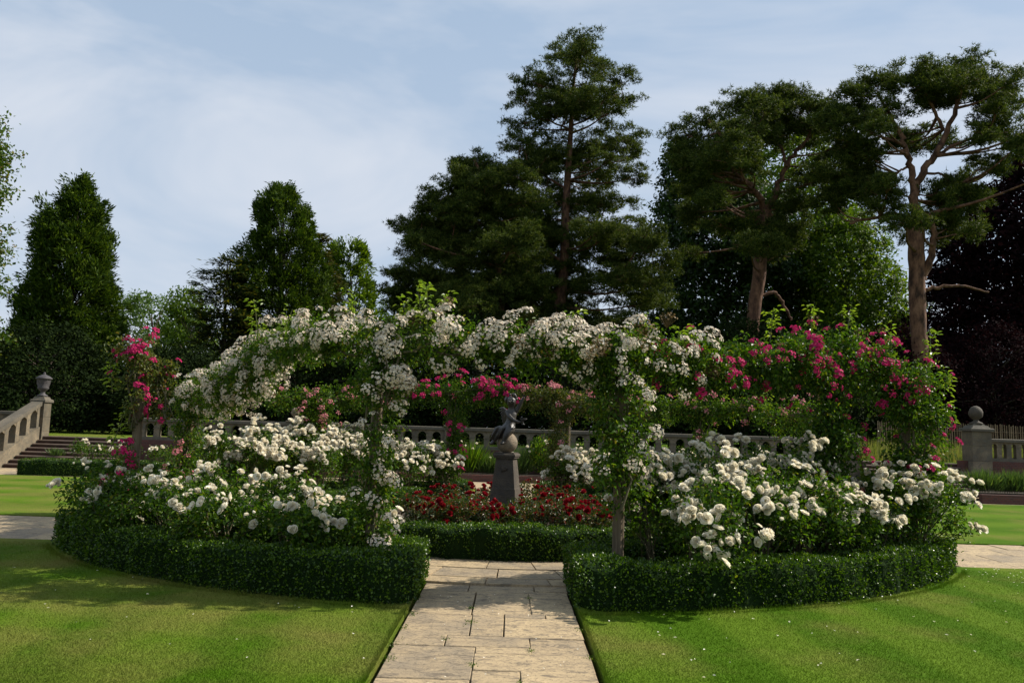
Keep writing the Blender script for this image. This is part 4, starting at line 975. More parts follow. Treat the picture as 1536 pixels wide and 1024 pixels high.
climber('climbing_rose', 'magenta climbing rose massed over the two right hand posts', GC, (3.94, 9.75, .05),
        [[(1.75, 8.6, 2.28, .30), (2.8, 9.1, 2.42, .40), (3.94, 9.85, 2.58, .50), (4.6, 10.1, 2.5, .52), (5.05, 10.15, 2.25, .46)],
         [(3.95, 9.72, .5, .17), (3.95, 9.7, .9, .27), (3.94, 9.7, 1.6, .36), (3.94, 9.75, 2.3, .46)],
         [(5.05, 10.0, .9, .36), (5.08, 10.08, 1.2, .42), (5.1, 10.1, 1.6, .47), (5.1, 10.1, 2.3, .50)]],
        'rose_leaf', [(MAG, 120, .78, 0, 'flower_cluster', .15), (MAG, 60, .48, 0, 'flower_cluster', 0), (MAG, 14, .7, 1, 'flower_cluster', .5), (MAG, 34, .6, 2, 'flower_cluster', .3), (DRY, 5, 1.1, [0], 'spent_cluster', .8)],
        [(3.0, 9.2, 2.7, .4), (3.7, 9.8, 2.95, .3), (4.2, 9.9, 2.95, .35), (5.35, 10.1, 2.55, .5), (5.5, 10.1, 2.2, .3), (5.5, 10.0, 1.8, .3), (1.95, 8.6, 2.5, .3), (4.85, 10.1, 2.75, .3)], .052, 430)
climber('climbing_rose', 'magenta climbing rose on the far left post, bushy and brownish at the top', GC, (-4.7, 10.0, .05),
        [[(-4.8, 9.75, .35, .30), (-4.75, 9.9, .8, .28), (-4.72, 10.02, 1.2, .16)], [(-4.72, 10.05, 1.5, .15), (-4.75, 10.05, 2.0, .26), (-4.72, 10.05, 2.45, .30)], [(-4.35, 10.15, 1.6, .16), (-4.5, 10.1, 2.3, .24)]],
        'old_rambler_leaf', [(MAG, 40, .58, 0, 'flower_cluster', .1), (MAG, 16, .55, 2, 'flower_cluster', .1), (MAG, 46, .6, 1, 'flower_cluster', .6)], [(-5.0, 10.1, 1.2, .5), (-4.98, 10.0, 1.9, .4)])
climber('climbing_rose', 'pale pink climbing rose hanging below the left end of the white garland', GC, (-5.45, 13.6, .05),
        [[(-5.45, 13.6, .5, .22), (-5.45, 13.6, 1.3, .30), (-5.45, 13.6, 1.9, .34)]],
        'rambler_leaf', [(PINK, 14, 1.0, 0, 'flower_cluster', .2)])
climber('climbing_rose', 'bright pink climbing rose on the far garland behind the statue', GC, (-1.35, 17.75, .05),
        [[(-2.3, 17.45, 2.25, .33), (-1.35, 17.8, 2.35, .40), (-.4, 17.85, 2.4, .38), (.3, 17.85, 2.3, .33)], [(-1.2, 17.75, .5, .22), (-1.2, 17.75, 2.1, .30)]],
        'rose_leaf', [(MAG, 80, 1.0, 0, 'flower_cluster', .5), (MAG, 18, .9, 1, 'flower_cluster', .2)], (), .055, 300)
climber('climbing_rose', 'yellowish green climbing rose with a few dusty pink flowers right of the statue', GC, (1.25, 17.65, .05),
        [[(.2, 17.85, 2.3, .33), (1.2, 17.7, 2.25, .38), (2.2, 17.3, 2.1, .33)], [(1.1, 17.65, .5, .3), (1.1, 17.65, 1.4, .36), (1.2, 17.65, 2.1, .3)]],
        'old_rambler_leaf', [(PINK, 34, 1.0, 0, 'flower_cluster', .5), (PINK, 4, .9, 1, 'flower_cluster', .5)], (), .055, 300)
climber('climbing_rose', 'dusty pink climbing rose over the far left post above the white roses', GC, (-3.93, 16.35, .05),
        [[(-4.0, 16.3, .9, .30), (-3.95, 16.3, 1.6, .42), (-3.9, 16.35, 2.1, .42)], [(-4.7, 15.7, 2.05, .28), (-3.9, 16.4, 2.15, .33), (-2.9, 17.1, 2.05, .30), (-2.2, 17.45, 2.15, .30)]],
        'rambler_leaf', [(PINK, 24, 1.0, 0, 'flower_cluster', .3), (PINK, 26, 1.0, 1, 'flower_cluster', .5)], (), .055, 300)
climber('climbing_rose', 'green climbing rose with sparse faded flowers over the far right post', GC, (3.93, 16.35, .05),
        [[(2.1, 17.35, 2.1, .34), (2.6, 17.1, 2.2, .28), (3.0, 16.9, 2.02, .40), (3.6, 16.6, 2.2, .32), (3.93, 16.4, 2.1, .44), (4.5, 15.8, 2.15, .30), (5.1, 15.2, 2.0, .42), (5.6, 14.2, 2.0, .36)], [(3.95, 16.3, 1.0, .26), (3.95, 16.3, 2.1, .32)]],
        'rambler_leaf', [(PINK, 40, .9, 0, 'flower_cluster', .4), (PINK, 12, .9, 1, 'flower_cluster', .3), (DRY, 9, 1.2, 0, 'spent_cluster', .5)], [(2.4, 17.1, 2.2, .4), (2.9, 16.8, 2.25, .3), (3.5, 16.5, 2.25, .4), (4.3, 15.9, 2.2, .45), (4.9, 15.2, 2.1, .35), (3.2, 16.3, 1.75, .3)], .058, 210)

# ================================================================== ROSE BUSHES
GF = 'white rose bushes of the ring beds'
for (x, y, rx, h, nb, lab) in [
    (-5.0, 9.95, .52, .98, 26, 'leftmost white rose bush of the front left bed, above the hedge end'),
    (-4.35, 9.25, .52, .92, 13, 'white rose bush sharing its corner with magenta flowers, front left bed'),
    (-3.6, 8.75, .55, .88, 26, 'sparse white rose bush behind the shaded left hedge, second along from the left'),
    (-2.9, 8.42, .52, .80, 10, 'leafy white rose bush behind the shaded left hedge with few low flowers'),
    (-2.15, 8.2, .50, .82, 22, 'white rose bush with hanging trusses left of the left front post'),
    (-1.6, 8.75, .42, .75, 10, 'small white rose bush at the foot of the left front post'),
    (-4.2, 10.0, .55, .97, 36, 'white rose bush at the back of the front left bed, beside the round post'),
    (-3.35, 9.55, .58, 1.0, 50, 'cream white rose bush in the middle of the front left bed'),
    (-2.45, 9.15, .55, .95, 50, 'cream white rose bush behind the trusses left of the left front post')]:
    rose_bush((x, y, .05), rx, h, min(98, int(nb*1.9)), lab, GF, front=.65, cl=(2, 6))
for (x, y, rx, h, nb, ex, lab) in [
    (1.5, 8.5, .45, 1.3, 40, (), 'white rose bush crowding the right front post'),
    (1.95, 7.98, .50, 1.12, 52, [(-.05, -.42, 1.0, .20), (-.2, -.55, .78, .19), (.12, -.52, .85, .20), (-.10, -.66, .52, .14), (.22, -.55, .60, .17), (.02, -.6, .66, .18), (-.14, -.70, .42, .09)], 'white rose bush spilling forward over the right hedge, lowest flowers hanging before it'),
    (2.6, 8.4, .58, 1.18, 24, (), 'white rose bush right of the spilling one, flowers in half shade'),
    (3.25, 8.9, .55, 1.2, 22, (), 'shaded white rose bush left of the magenta climber post'),
    (2.2, 9.1, .58, 1.6, 62, (), 'tall white rose bush at the back of the front right bed, left of its pair'),
    (3.05, 9.5, .62, 1.66, 66, (), 'tallest white rose bush in the front right bed, below the magenta garland'),
    (3.6, 10.0, .5, 1.5, 50, (), 'tall white rose bush just left of the magenta climber stem'),
    (2.65, 8.95, .5, 1.3, 50, (), 'white rose bush in the thick of the front right bed, before the tall pair'),
    (3.45, 9.5, .45, 1.3, 40, (), 'white rose bush close behind the shaded one by the magenta climber post'),
    (1.75, 9.0, .5, 1.25, 58, (), 'white rose bush behind the right front post, on its right'),
    (3.9, 9.2, .5, 1.0, 40, (), 'white rose bush in front of the magenta climber stem'),
    (4.35, 9.45, .50, .95, 34, (), 'low white rose bush just right of the magenta climber stem'),
    (4.95, 9.8, .55, 1.25, 60, [(.38, -.15, .62, .20), (.5, -.15, .5, .13), (.2, -.32, .82, .24), (.05, -.38, 1.0, .22), (-.22, -.36, .9, .22), (.42, -.2, .95, .2)], 'rounded white rose bush at the right end of the ring, bulging over the hedge'),
    (4.55, 9.65, .5, 1.2, 50, (), 'white rose bush left of the rounded one at the right end of the ring'),
    (5.1, 10.2, .45, 1.4, 34, (), 'white rose bush with one raised truss at the right end of the ring')]:
    rose_bush((x, y, .05), rx, h, min(100, int(nb*1.7)), lab, GF, extra=ex, br=.054, front=.65, cl=(3, 7))
kk = ['at the left end', 'second from the left end', 'third from the left end', 'in the brightest middle', 'right of the brightest middle', 'fifth from the path end', 'near the path end']
BL = [(-5.15, 14.5, 1.4), (-4.75, 15.4, 1.55), (-4.15, 16.1, 1.58), (-3.4, 16.75, 1.58), (-2.55, 17.3, 1.42), (-1.75, 17.7, 1.3), (-1.35, 17.35, 1.0),
      (-4.25, 14.95, 1.3), (-3.75, 15.7, 1.45), (-3.0, 16.3, 1.45), (-2.1, 16.9, 1.25), (-4.6, 14.2, 1.2), (-3.6, 15.2, 1.25), (-4.55, 15.9, 1.5), (-3.2, 17.0, 1.5)]
BLL = ['bright white rose bush at the left end of the rear left bank', 'bright white rose bush second from left in the back row of the rear left bank', 'bright white rose bush below the dusty pink climber, rear left bank',
       'bright white rose bush behind the left front post, back row', 'bright white rose bush showing just right of the left front post', 'white rose bush beside the magenta column of the far garland', 'white rose bush at the path end of the rear left bank, nearest the statue',
       'bright white rose bush leftmost in the near row of the rear left bank', 'densely flowered white rose bush in the near row of the rear left bank', 'white rose bush in the near row partly behind the left front post', 'near row white rose bush right of the left front post, above red roses',
       'lowest bush in front of the bright rear left bank, at its outer end', 'low front bush of the rear left bank, seen over the cream roses', 'bright bush filling the middle of the rear left bank, below the small urn finial', 'back row bush of the rear left bank beside the far garland post']
for (x, y, h), lab in zip(BL, BLL):
    rose_bush((x, y, .05), .55, h, 98 if x < -1.9 else 70, lab, 'white rose bushes of the rear left bank', nleaf=1700, leafL=.055, br=.062, front=.75, toprange=.45, cl=(3, 7))
BR = [(1.2, 17.3, 1.0), (1.75, 17.6, 1.08), (2.2, 17.0, 1.1), (2.7, 17.2, 1.15), (3.4, 16.6, 1.15), (4.2, 16.1, 1.2), (4.8, 15.3, 1.2)]
BRL = ['white rose bush just right of the pedestal, at the rear path edge', 'white rose bush behind the one nearest the pedestal on the right', 'white rose bush left of the right front post, rear right bed', 'white rose bush seen past the right front post, rear right bed', 'white rose bush below the far right climber', 'white rose bush in the rear right bed behind the tallest near bushes', 'white rose bush at the outer end of the rear right bed']
for (x, y, h), lab in zip(BR, BRL):
    rose_bush((x, y, .05), .55, h, 95, lab, 'white rose bushes of the rear right bed', nleaf=1500, leafL=.055, br=.062, front=.75, cl=(3, 7))
k = 0
for row, (yy, xs) in enumerate([(10.75, (-1.1, -.65, -.2, .25, .7, 1.1)), (11.55, (-1.0, -.4, .3, .95)), (12.3, (-1.25, -.7, .7, 1.2)), (14.2, (-1.0, -.3, .5, 1.0))]):
    wh = ['front row along the hedge', 'second row', 'row beside the pedestal foot', 'row behind the pedestal'][row]
    for i, x in enumerate(xs):
        pos = ['leftmost', 'second from left', 'third from left', 'fourth from left', 'fifth from left', 'rightmost'][i if i < len(xs)-1 else 5]
        rose_bush((x+rng.uniform(-.08, .08), yy+rng.uniform(-.1, .1), .055), .38, rng.uniform(.5, .62), int(rng.integers(13, 22)), f'red rose bush with bronze leaves, {pos} in the {wh}', 'red rose bushes round the statue',
                  'red_rose_bush', leaf='red_rose_leaf', bloom=RED, br=.047, nleaf=1000, low=.15, cl=(1, 4))
for i, (x, y, h, lab) in enumerate([(-11.9, 22.7, .95, 'pale rose bush at the left end behind the far left hedge'), (-10.9, 22.8, .8, 'pale rose bush behind the far left hedge, left of the round post'), (-9.9, 22.8, .8, 'pale rose bush behind the far left hedge and the round post'), (-8.6, 22.9, .85, 'pale rose bush behind the far left hedge, right of the round post')]):
    rose_bush((x, y, .03), .5, h, 10, lab, 'pale roses below the left steps', nleaf=900, leafL=.06, br=.06)
for i, (x, y, h, lab) in enumerate([(10.5, 21.5, 1.25, 'leafy rose bush behind the right hedge with hardly any flowers'), (11.3, 21.7, 1.2, 'leafy rose bush at the right end behind the short right hedge')]):
    rose_bush((x, y, .03), .6, h, 5, lab, 'leafy roses below the right steps', nleaf=2000, leafL=.06, br=.055, leaf='old_rambler_leaf')

# ================================================================== STATUE
ped = thing('pedestal', (-.03, 13.1, .05), 'tapered grey stone pedestal rising from the red roses', 'pedestal', rz=radians(-14))
b = Buf(); b.box((0, 0, .30), (.46, .46, .60), taper=.87); b.box((0, 0, .615), (.385, .385, .03), taper=.96)
put('base', b.mesh('base', M['grey_stone']), ped)
b = Buf(); b.box((0, 0, .86), (.375, .375, .46), taper=.74)
put('shaft', b.mesh('shaft', M['grey_stone']), ped)
b = Buf(); b.lathe([(.06, 0), (.052, .012), (.02, .016), (.001, .012)], (0, 0, 0), 6, fn=lambda a, z: 1+.25*cos(3*a))
put('emblem', b.mesh('emblem', M['grey_stone'], True), ped, (0, -.166, .93), (radians(85), 0, 0))
b = Buf(); b.box((0, 0, 1.105), (.34, .34, .03)); b.bevel_box((0, 0, 1.14), (.37, .37, .04), .012); b.box((0, 0, 1.17), (.32, .32, .02))
put('cap', b.mesh('cap', M['grey_stone']), ped)
b = Buf(); b.ball((0, 0, 0), .17, 12)
o = put('stone_ball', b.mesh('stone_ball', M['ball_stone'], True), None, (-.03, 13.1, 1.385)); tag(o, 'round buff stone ball on top of the pedestal under the cherub', 'stone ball')

ST = Vector((-.03, 13.1, 1.54))
stat = thing('cherub_statue', ST, 'dark lead cherub statue seated on the stone ball with one arm raised', 'statue')
def skin_body(name, joints, edges, mat, parent, sub=2):
    me = bpy.data.meshes.new(name)
    me.from_pydata([j[:3] for j in joints], edges, [])
    o = bpy.data.objects.new(name, me); COL.objects.link(o)
    mod = o.modifiers.new('skin', 'SKIN'); mod.use_smooth_shade = True
    for v, j in zip(me.skin_vertices[0].data, joints):
        v.radius = (j[3], j[4] if len(j) > 4 else j[3]); v.use_root = False
    me.skin_vertices[0].data[0].use_root = True
    s = o.modifiers.new('sub', 'SUBSURF'); s.levels = sub; s.render_levels = sub
    dg = bpy.context.evaluated_depsgraph_get()
    m2 = bpy.data.meshes.new_from_object(o.evaluated_get(dg))
    bpy.data.objects.remove(o); bpy.data.meshes.remove(me)
    m2.materials.clear(); m2.materials.append(mat); m2.name = name
    for p in m2.polygons: p.use_smooth = True
    return put(name, m2, parent)
J = [(.02, -.01, .07, .085), (.03, -.01, .17, .082, .075), (.055, -.01, .27, .085, .07), (.062, -.015, .345, .075, .055), (.056, -.025, .40, .036), (.05, -.035, .45, .048), (.048, -.045, .525, .078, .074), (.048, -.04, .60, .045),
     (.125, -.01, .35, .038), (.175, -.02, .43, .031), (.215, -.04, .52, .026), (.24, -.05, .57, .018), (.255, -.055, .60, .014),           # raised arm
     (-.012, -.03, .335, .038), (.03, -.10, .26, .034), (.11, -.15, .20, .028), (.18, -.17, .185, .018), (.215, -.175, .185, .015),    # arm to the dish
     (.06, -.08, .05, .07), (.01, -.17, .055, .058), (-.02, -.19, -.03, .045), (-.045, -.19, -.11, .033), (-.055, -.19, -.15, .028), (-.085, -.23, -.165, .024), (-.105, -.25, -.168, .016),
     (-.03, -.06, .05, .066), (-.125, -.12, .035, .055), (-.165, -.12, -.04, .042), (-.205, -.11, -.115, .032), (-.225, -.11, -.145, .027), (-.26, -.13, -.175, .023), (-.275, -.14, -.185, .015)]
Ed = [(0, 1), (1, 2), (2, 3), (3, 4), (4, 5), (5, 6), (6, 7), (3, 8), (8, 9), (9, 10), (10, 11), (11, 12), (3, 13), (13, 14), (14, 15), (15, 16), (16, 17),
      (0, 18), (18, 19), (19, 20), (20, 21), (21, 22), (22, 23), (23, 24), (0, 25), (25, 26), (26, 27), (27, 28), (28, 29), (29, 30), (30, 31)]
J = [(*j[:3], *[r*(1.22 if r > .03 else 1.15) for r in j[3:]]) for j in J]   # chubby infant limbs
body = skin_body('body', J, Ed, M['lead'], stat)
b = Buf()                                                     # curls over the crown and nape, nose and brow
for i in range(46):
    d = rdir(1)[0]
    if d[2] < -.25 or (d[1] < -.35 and d[2] < .45): continue
    b.ball(np.array([.048, -.04, .54])+d*np.array([.094, .090, .098]), rng.uniform(.018, .028), 5)
put('hair', b.mesh('hair', M['lead'], True), stat)
b = Buf(); b.ball((.048, -.140, .520), .013, 5, sc=(.8, 1, 1.3)); b.ball((.022, -.130, .545), .010, 5); b.ball((.074, -.130, .545), .010, 5); b.ball((.048, -.130, .490), .013, 5, sc=(1.3, .7, .5)); b.ball((.016, -.112, .506), .022, 5); b.ball((.080, -.112, .506), .022, 5)
put('face', b.mesh('face', M['lead'], True), stat)
for (hx, hy, hz, dx, dz) in ((.255, -.055, .60, .12, .9), (.215, -.175, .188, .9, .35)):   # five fingers on each hand
    b = Buf()
    for q in range(5):
        s_ = (q-2)*.009
        a = np.array([hx+(s_ if dz > .5 else 0), hy-.004*q, hz+(s_ if dz < .5 else 0)])
        ln = (.030, .038, .042, .038, .028)[q]
        b.tube([a, a+np.array([dx, -.2, dz])*ln*.6, a+np.array([dx*.8, -.7, dz*.6])*ln], [.0065, .006, .004], 6)
    put('hand', b.mesh('hand', M['lead'], True), stat)
for sg, x0 in ((-1, -.02),):                                  # folded wing behind the shoulder
    b = Buf()
    for q in range(9):
        a = np.array([x0, .075, .36-.006*q]); e = np.array([x0+sg*(.13-.012*q), .12, .40-.045*q])
        m_ = (a+e)/2+np.array([0, .02, .03])
        b.tube([a, m_, e], [.020, .022, .005], 6)
    put('wing', b.mesh('wing', M['lead'], True), stat)
b = Buf()                                                     # cloth over the lap, hanging at the left
for q in range(14):
    t = q/13
    b.tube([(.10-.22*t, -.09-.05*sin(t*3), .10), (.07-.25*t, -.16-.02*sin(q), .075), (.03-.28*t, -.13, -.02-.03*sin(q*1.7)-.06*t), (-.02-.24*t, -.07, -.07-.04*t)], [.022, .026, .022, .010], 6)
put('drapery', b.mesh('drapery', M['lead'], True), stat)
b = Buf(); b.lathe([(.001, 0), (.028, .002), (.026, .008), (.007, .016), (.006, .05), (.012, .06), (.042, .078), (.058, .098), (.055, .10), (.03, .085), (.001, .078)], (0, 0, 0), 16, fn=lambda a, z: 1+(.09*cos(8*a) if z > .07 else 0))
put('dish', b.mesh('dish', M['urn_lead'], True), stat, (.25, -.18, .145))

# ================================================================== TERRACE WALL, BALUSTRADES, STEPS
b = Buf()
for (x0, x1) in ((-12.0, 11.0),): b.box(((x0+x1)/2, 26.32, .44), (x1-x0, .36, .94))
o = put('terrace_wall', b.mesh('terrace_wall', M['brick'], origin=(0, 26.32, 0)), None, (0, 26.32, 0)); tag(o, 'low red brick retaining wall under the middle balustrade', 'wall')
b = Buf(); b.box((24.0, 25.62, .52), (19.2, .36, 1.04))
o = put('terrace_wall', b.mesh('terrace_wall', M['brick'], origin=(24, 25.62, 0)), None, (24, 25.62, 0)); tag(o, 'red brick retaining wall below the right balustrade', 'wall')

def arcade(b, x0, x1, y, z0, z1, bay, open_w, dep=.16, lay=None):
    """pierced stone parapet: small round arches between plain piers"""
    n = max(1, int(round((x1-x0)/bay))); bay = (x1-x0)/n
    zs = z1-.06-open_w/2
    for i in range(n+1):
        w = bay-open_w if 0 < i < n else (bay-open_w)/2
        c = x0+i*bay + (0 if 0 < i < n else (w/2 if i == 0 else -w/2))
        b.box((c, y, (z0+zs)/2), (w, dep, zs-z0))
        b.box((c, y, zs-.02), (w+.03, dep+.03, .035)); b.box((c, y, z0+.02), (w+.025, dep+.025, .04))
    for i in range(n):
        xc = x0+(i+.5)*bay; m = 8; V = []
        xs = [xc-bay/2]+[xc-open_w/2*cos(pi*k/m) for k in range(m+1)]+[xc+bay/2]
        zz_ = [zs]+[zs+open_w/2*sin(pi*k/m) for k in range(m+1)]+[zs]
        for yy in (y-dep/2, y+dep/2):
            for x, z in zip(xs, zz_): V.append((x, yy, z))
            for x, z in zip(xs, zz_): V.append((x, yy, z1))
        K = m+3; F = []
        for k in range(K-1):
            F += [(k, k+1, K+k+1, K+k), (2*K+k+1, 2*K+k, 3*K+k, 3*K+k+1), (k+1, k, 2*K+k, 2*K+k+1)]
        b.add(V, F)
G_B = 'stone balustrades of the terrace'
bal = thing('balustrade', (0, 26.32, .91), 'long pale stone balustrade with small round arches behind the rose garden', 'balustrade', G_B)
b = Buf(); arcade(b, -12.0, 11.0, 0, .10, .60, .47, .29); put('arcade', b.mesh('arcade', M['wall_stone']), bal)
b = Buf(); b.bevel_box((-.5, 0, .655), (23.1, .32, .11), .02); put('coping', b.mesh('coping', M['coping_stone']), bal)
b = Buf(); b.box((-.5, 0, .05), (23.05, .26, .10)); put('plinth', b.mesh('plinth', M['coping_stone']), bal)
for x in (-7.05, -1.9, 1.75, 6.6): 
    b = Buf(); b.box((x, 0, .353), (.42, .30, .50)); b.bevel_box((x, 0, .735), (.5, .40, .05), .015); put('pier', b.mesh('pier', M['wall_stone']), bal)
bal = thing('balustrade', (24, 25.62, 1.04), 'stone balustrade at the right edge standing on brick', 'balustrade', G_B)
b = Buf(); arcade(b, -9.0, 9.6, 0, .10, .62, .31, .15); put('arcade', b.mesh('arcade', M['wall_stone']), bal)
b = Buf(); b.bevel_box((.3, 0, .67), (18.7, .32, .10), .02); put('coping', b.mesh('coping', M['coping_stone']), bal)
b = Buf(); b.box((.3, 0, .05), (18.65, .26, .10)); put('plinth', b.mesh('plinth', M['coping_stone']), bal)

def pier(x, y, z, w, h, label, courses=4):
    root = thing('stone_pier', (x, y, z), label, 'pier', 'stone piers of the terrace')
    b = Buf(); b.box((0, 0, .06), (w*1.12, w*1.12, .12))
    for i in range(courses):
        hh = (h-.12)/courses; b.bevel_box((0, 0, .12+hh*(i+.5)), (w, w, hh-.006), .01)
    put('shaft', b.mesh('shaft', M['wall_stone']), root)
    b = Buf(); b.bevel_box((0, 0, h+.05), (w*1.22, w*1.22, .10), .03); b.box((0, 0, h+.14), (w*.95, w*.95, .08), taper=.8); b.box((0, 0, h+.20), (w*.62, w*.62, .05), taper=.85)
    put('cap', b.mesh('cap', M['coping_stone']), root)
pier(-15.42, 26.35, .0, .41, 2.02, 'tall stone pier at the top of the left steps carrying the urn')
pier(-15.45, 23.75, .0, .38, 1.25, 'lower stone pier at the foot of the left sloping balustrade', 3)
pier(14.85, 25.45, .0, .60, 1.98, 'broad stone pier beside the right steps carrying the acorn finial')
pier(11.15, 26.3, .0, .5, 1.62, 'stone pier at the right end of the middle balustrade')
o = put('stone_urn', None); COL.objects.unlink(o); bpy.data.objects.remove(o)
urn = thing('garden_urn', (-15.42, 26.35, 2.22), 'dark lidded urn on the tall left pier', 'urn')
urn.scale = (.84, .84, 1.0)
b = Buf(); b.lathe([(.001, 0), (.19, .0), (.19, .03), (.10, .07), (.075, .13), (.11, .17), (.19, .24), (.205, .27), (.19, .30), (.225, .44), (.245, .54), (.25, .56)], (0, 0, 0), 24, fn=lambda a, z: 1+(.035*cos(12*a) if .3 < z < .55 else 0))
put('bowl', b.mesh('bowl', M['urn_lead'], True), urn)
b = Buf(); b.lathe([(.27, .555), (.30, .57), (.29, .60), (.20, .66), (.09, .70), (.04, .72), (.05, .75), (.04, .78), (.001, .80)], (0, 0, 0), 24)
put('lid', b.mesh('lid', M['urn_lead'], True), urn)
b = Buf(); b.lathe([(.001, 0), (.13, 0), (.12, .04), (.06, .09), (.05, .11)], (0, 0, 0), 16); b.ball((0, 0, .26), .19, 10)
o = put('ball_finial', b.mesh('ball_finial', M['coping_stone'], True), None, (-15.45, 23.75, 1.475)); tag(o, 'stone ball finial on the lower pier at the left edge', 'finial')
b = Buf(); b.lathe([(.001, 0), (.20, 0), (.19, .04), (.10, .08), (.07, .13), (.12, .17), (.17, .22), (.205, .31), (.205, .38), (.175, .47), (.11, .54), (.04, .575), (.001, .58)], (0, 0, 0), 22, fn=lambda a, z: 1+(.05*cos(11*a+z*30) if z > .18 else 0))
o = put('acorn_finial', b.mesh('acorn_finial', M['grey_stone'], True), None, (14.85, 25.45, 2.205)); tag(o, 'egg shaped stone finial on the right pier', 'finial')
b = Buf(); b.lathe([(.001, 0), (.14, 0), (.13, .04), (.06, .09), (.05, .12), (.11, .17), (.15, .24), (.14, .31), (.16, .36), (.10, .38), (.03, .44), (.001, .45)], (0, 0, 0), 18)
o = put('urn_finial', b.mesh('urn_finial', M['ball_stone'], True), None, (-7.05, 26.32, 1.67)); tag(o, 'small stone urn finial on the balustrade below the white garland', 'finial')

def steps(x0, x1, y0, n, run, rise, label):
    root = thing('stone_steps', ((x0+x1)/2, y0, 0), label, 'steps', 'flights of steps up to the terrace')
    w = x1-x0
    for i in range(n):
        z = rise*(i+1); y = run*i
        b = Buf(); b.box((0, y+run/2+.03, z-rise/2-.02), (w, run+.02, rise-.04)); put('riser', b.mesh('riser', M['step_brick']), root)
        b = Buf(); b.bevel_box((0, y+run/2, z-.02), (w, run+.05, .042), .01, jit=.004); put('tread', b.mesh('tread', M['tread']), root)
steps(-15.22, -12.2, 24.35, 8, .27, .116, 'wide brick steps with stone treads at the left')
steps(11.4, 14.5, 24.0, 8, .27, .116, 'steps at the right behind the leafy rose and short hedge')

# sloping balustrade beside the left steps
sl = thing('sloping_balustrade', (-15.42, 25.0, 0), 'sunlit sloping stone balustrade with arches beside the left steps', 'balustrade', G_B)
def prism(b, prof, x, dx):                                     # profile in (y, z) thickened along x
    n = len(prof); V = [(x-dx/2, y, z) for y, z in prof]+[(x+dx/2, y, z) for y, z in prof]
    b.add(V, [tuple(range(n))]); b.add(V, [tuple(reversed(range(n, 2*n)))]); b.add(V, [(i, n+i, n+(i+1) % n, (i+1) % n) for i in range(n)])
ya, yb_, za, zb_ = -1.02, 1.08, 0.0, .92
def zl(y): return (y-ya)/(yb_-ya)*(zb_-za)
b = Buf(); prism(b, [(ya, -.1), (yb_, -.1), (yb_, zl(yb_)+.30), (ya, .30)], 0, .34); put('string_wall', b.mesh('string_wall', M['wall_stone']), sl)
b = Buf(); nb_ = 4; bw = (yb_-ya)/nb_
for i in range(nb_+1):
    y = ya+bw*i; hw = .09
    prism(b, [(y-hw, zl(y-hw)+.29), (y+hw, zl(y+hw)+.29), (y+hw, zl(y+hw)+1.0), (y-hw, zl(y-hw)+1.0)], 0, .2)
for i in range(nb_):                                            # raked arches
    y0, y1 = ya+bw*i+.09, ya+bw*(i+1)-.09
    A = []
    for k in range(9):
        t = k/8; y = y0+(y1-y0)*t; A.append((y, zl(y)+.80+.14*sin(pi*t)))
    prism(b, A+[(y1, zl(y1)+1.0), (y0, zl(y0)+1.0)], 0, .18)
put('arcade', b.mesh('arcade', M['wall_stone']), sl)
b = Buf(); prism(b, [(ya-.05, zl(ya)+.985), (yb_, zl(yb_)+.985), (yb_, zl(yb_)+1.11), (ya-.05, zl(ya)+1.11)], 0, .36); put('coping', b.mesh('coping', M['coping_stone']), sl)
b = Buf(); b.box((-23.35, 26.5, .5), (15.3, .36, 1.0))
o = put('terrace_wall', b.mesh('terrace_wall', M['brick'], origin=(-23, 26.5, 0)), None, (-23, 26.5, 0)); tag(o, 'brick retaining wall left of the tall urn pier', 'wall')
bal = thing('balustrade', (-23.35, 26.5, 1.0), 'dark stone parapet running left behind the tall urn pier', 'balustrade', G_B)
b = Buf(); arcade(b, -7.6, 7.6, 0, .10, .60, .47, .29); put('arcade', b.mesh('arcade', M['wall_stone']), bal)
b = Buf(); b.bevel_box((0, 0, .655), (15.3, .32, .11), .02); put('coping', b.mesh('coping', M['coping_stone']), bal)

# raised perennial beds below the terrace with brick edging
def edging(x0, x1, y, h, d, label):
    b = Buf(); b.box(((x0+x1)/2, y, h/2-.03), (x1-x0, .16, h+.06)); 
    o = put('brick_edging', b.mesh('brick_edging', M['brick'], origin=((x0+x1)/2, y, 0)), None, ((x0+x1)/2, y, 0)); tag(o, label, 'edging', 'brick edgings of the terrace beds')
    b = Buf(); b.add([(x0, y+.08, h-.03), (x1, y+.08, h-.03), (x1, y+d, h-.03), (x0, y+d, h-.03)], [(0, 1, 2, 3)]); struct('terrace_bed', b.mesh('terrace_bed', M['soil']))
edging(-10.4, 10.8, 24.45, .20, 1.68, 'low red brick edging behind the statue at the end of the path')
edging(12.75, 22, 21.75, .24, 2.0, 'low brick edging of the planted bed at the right edge')

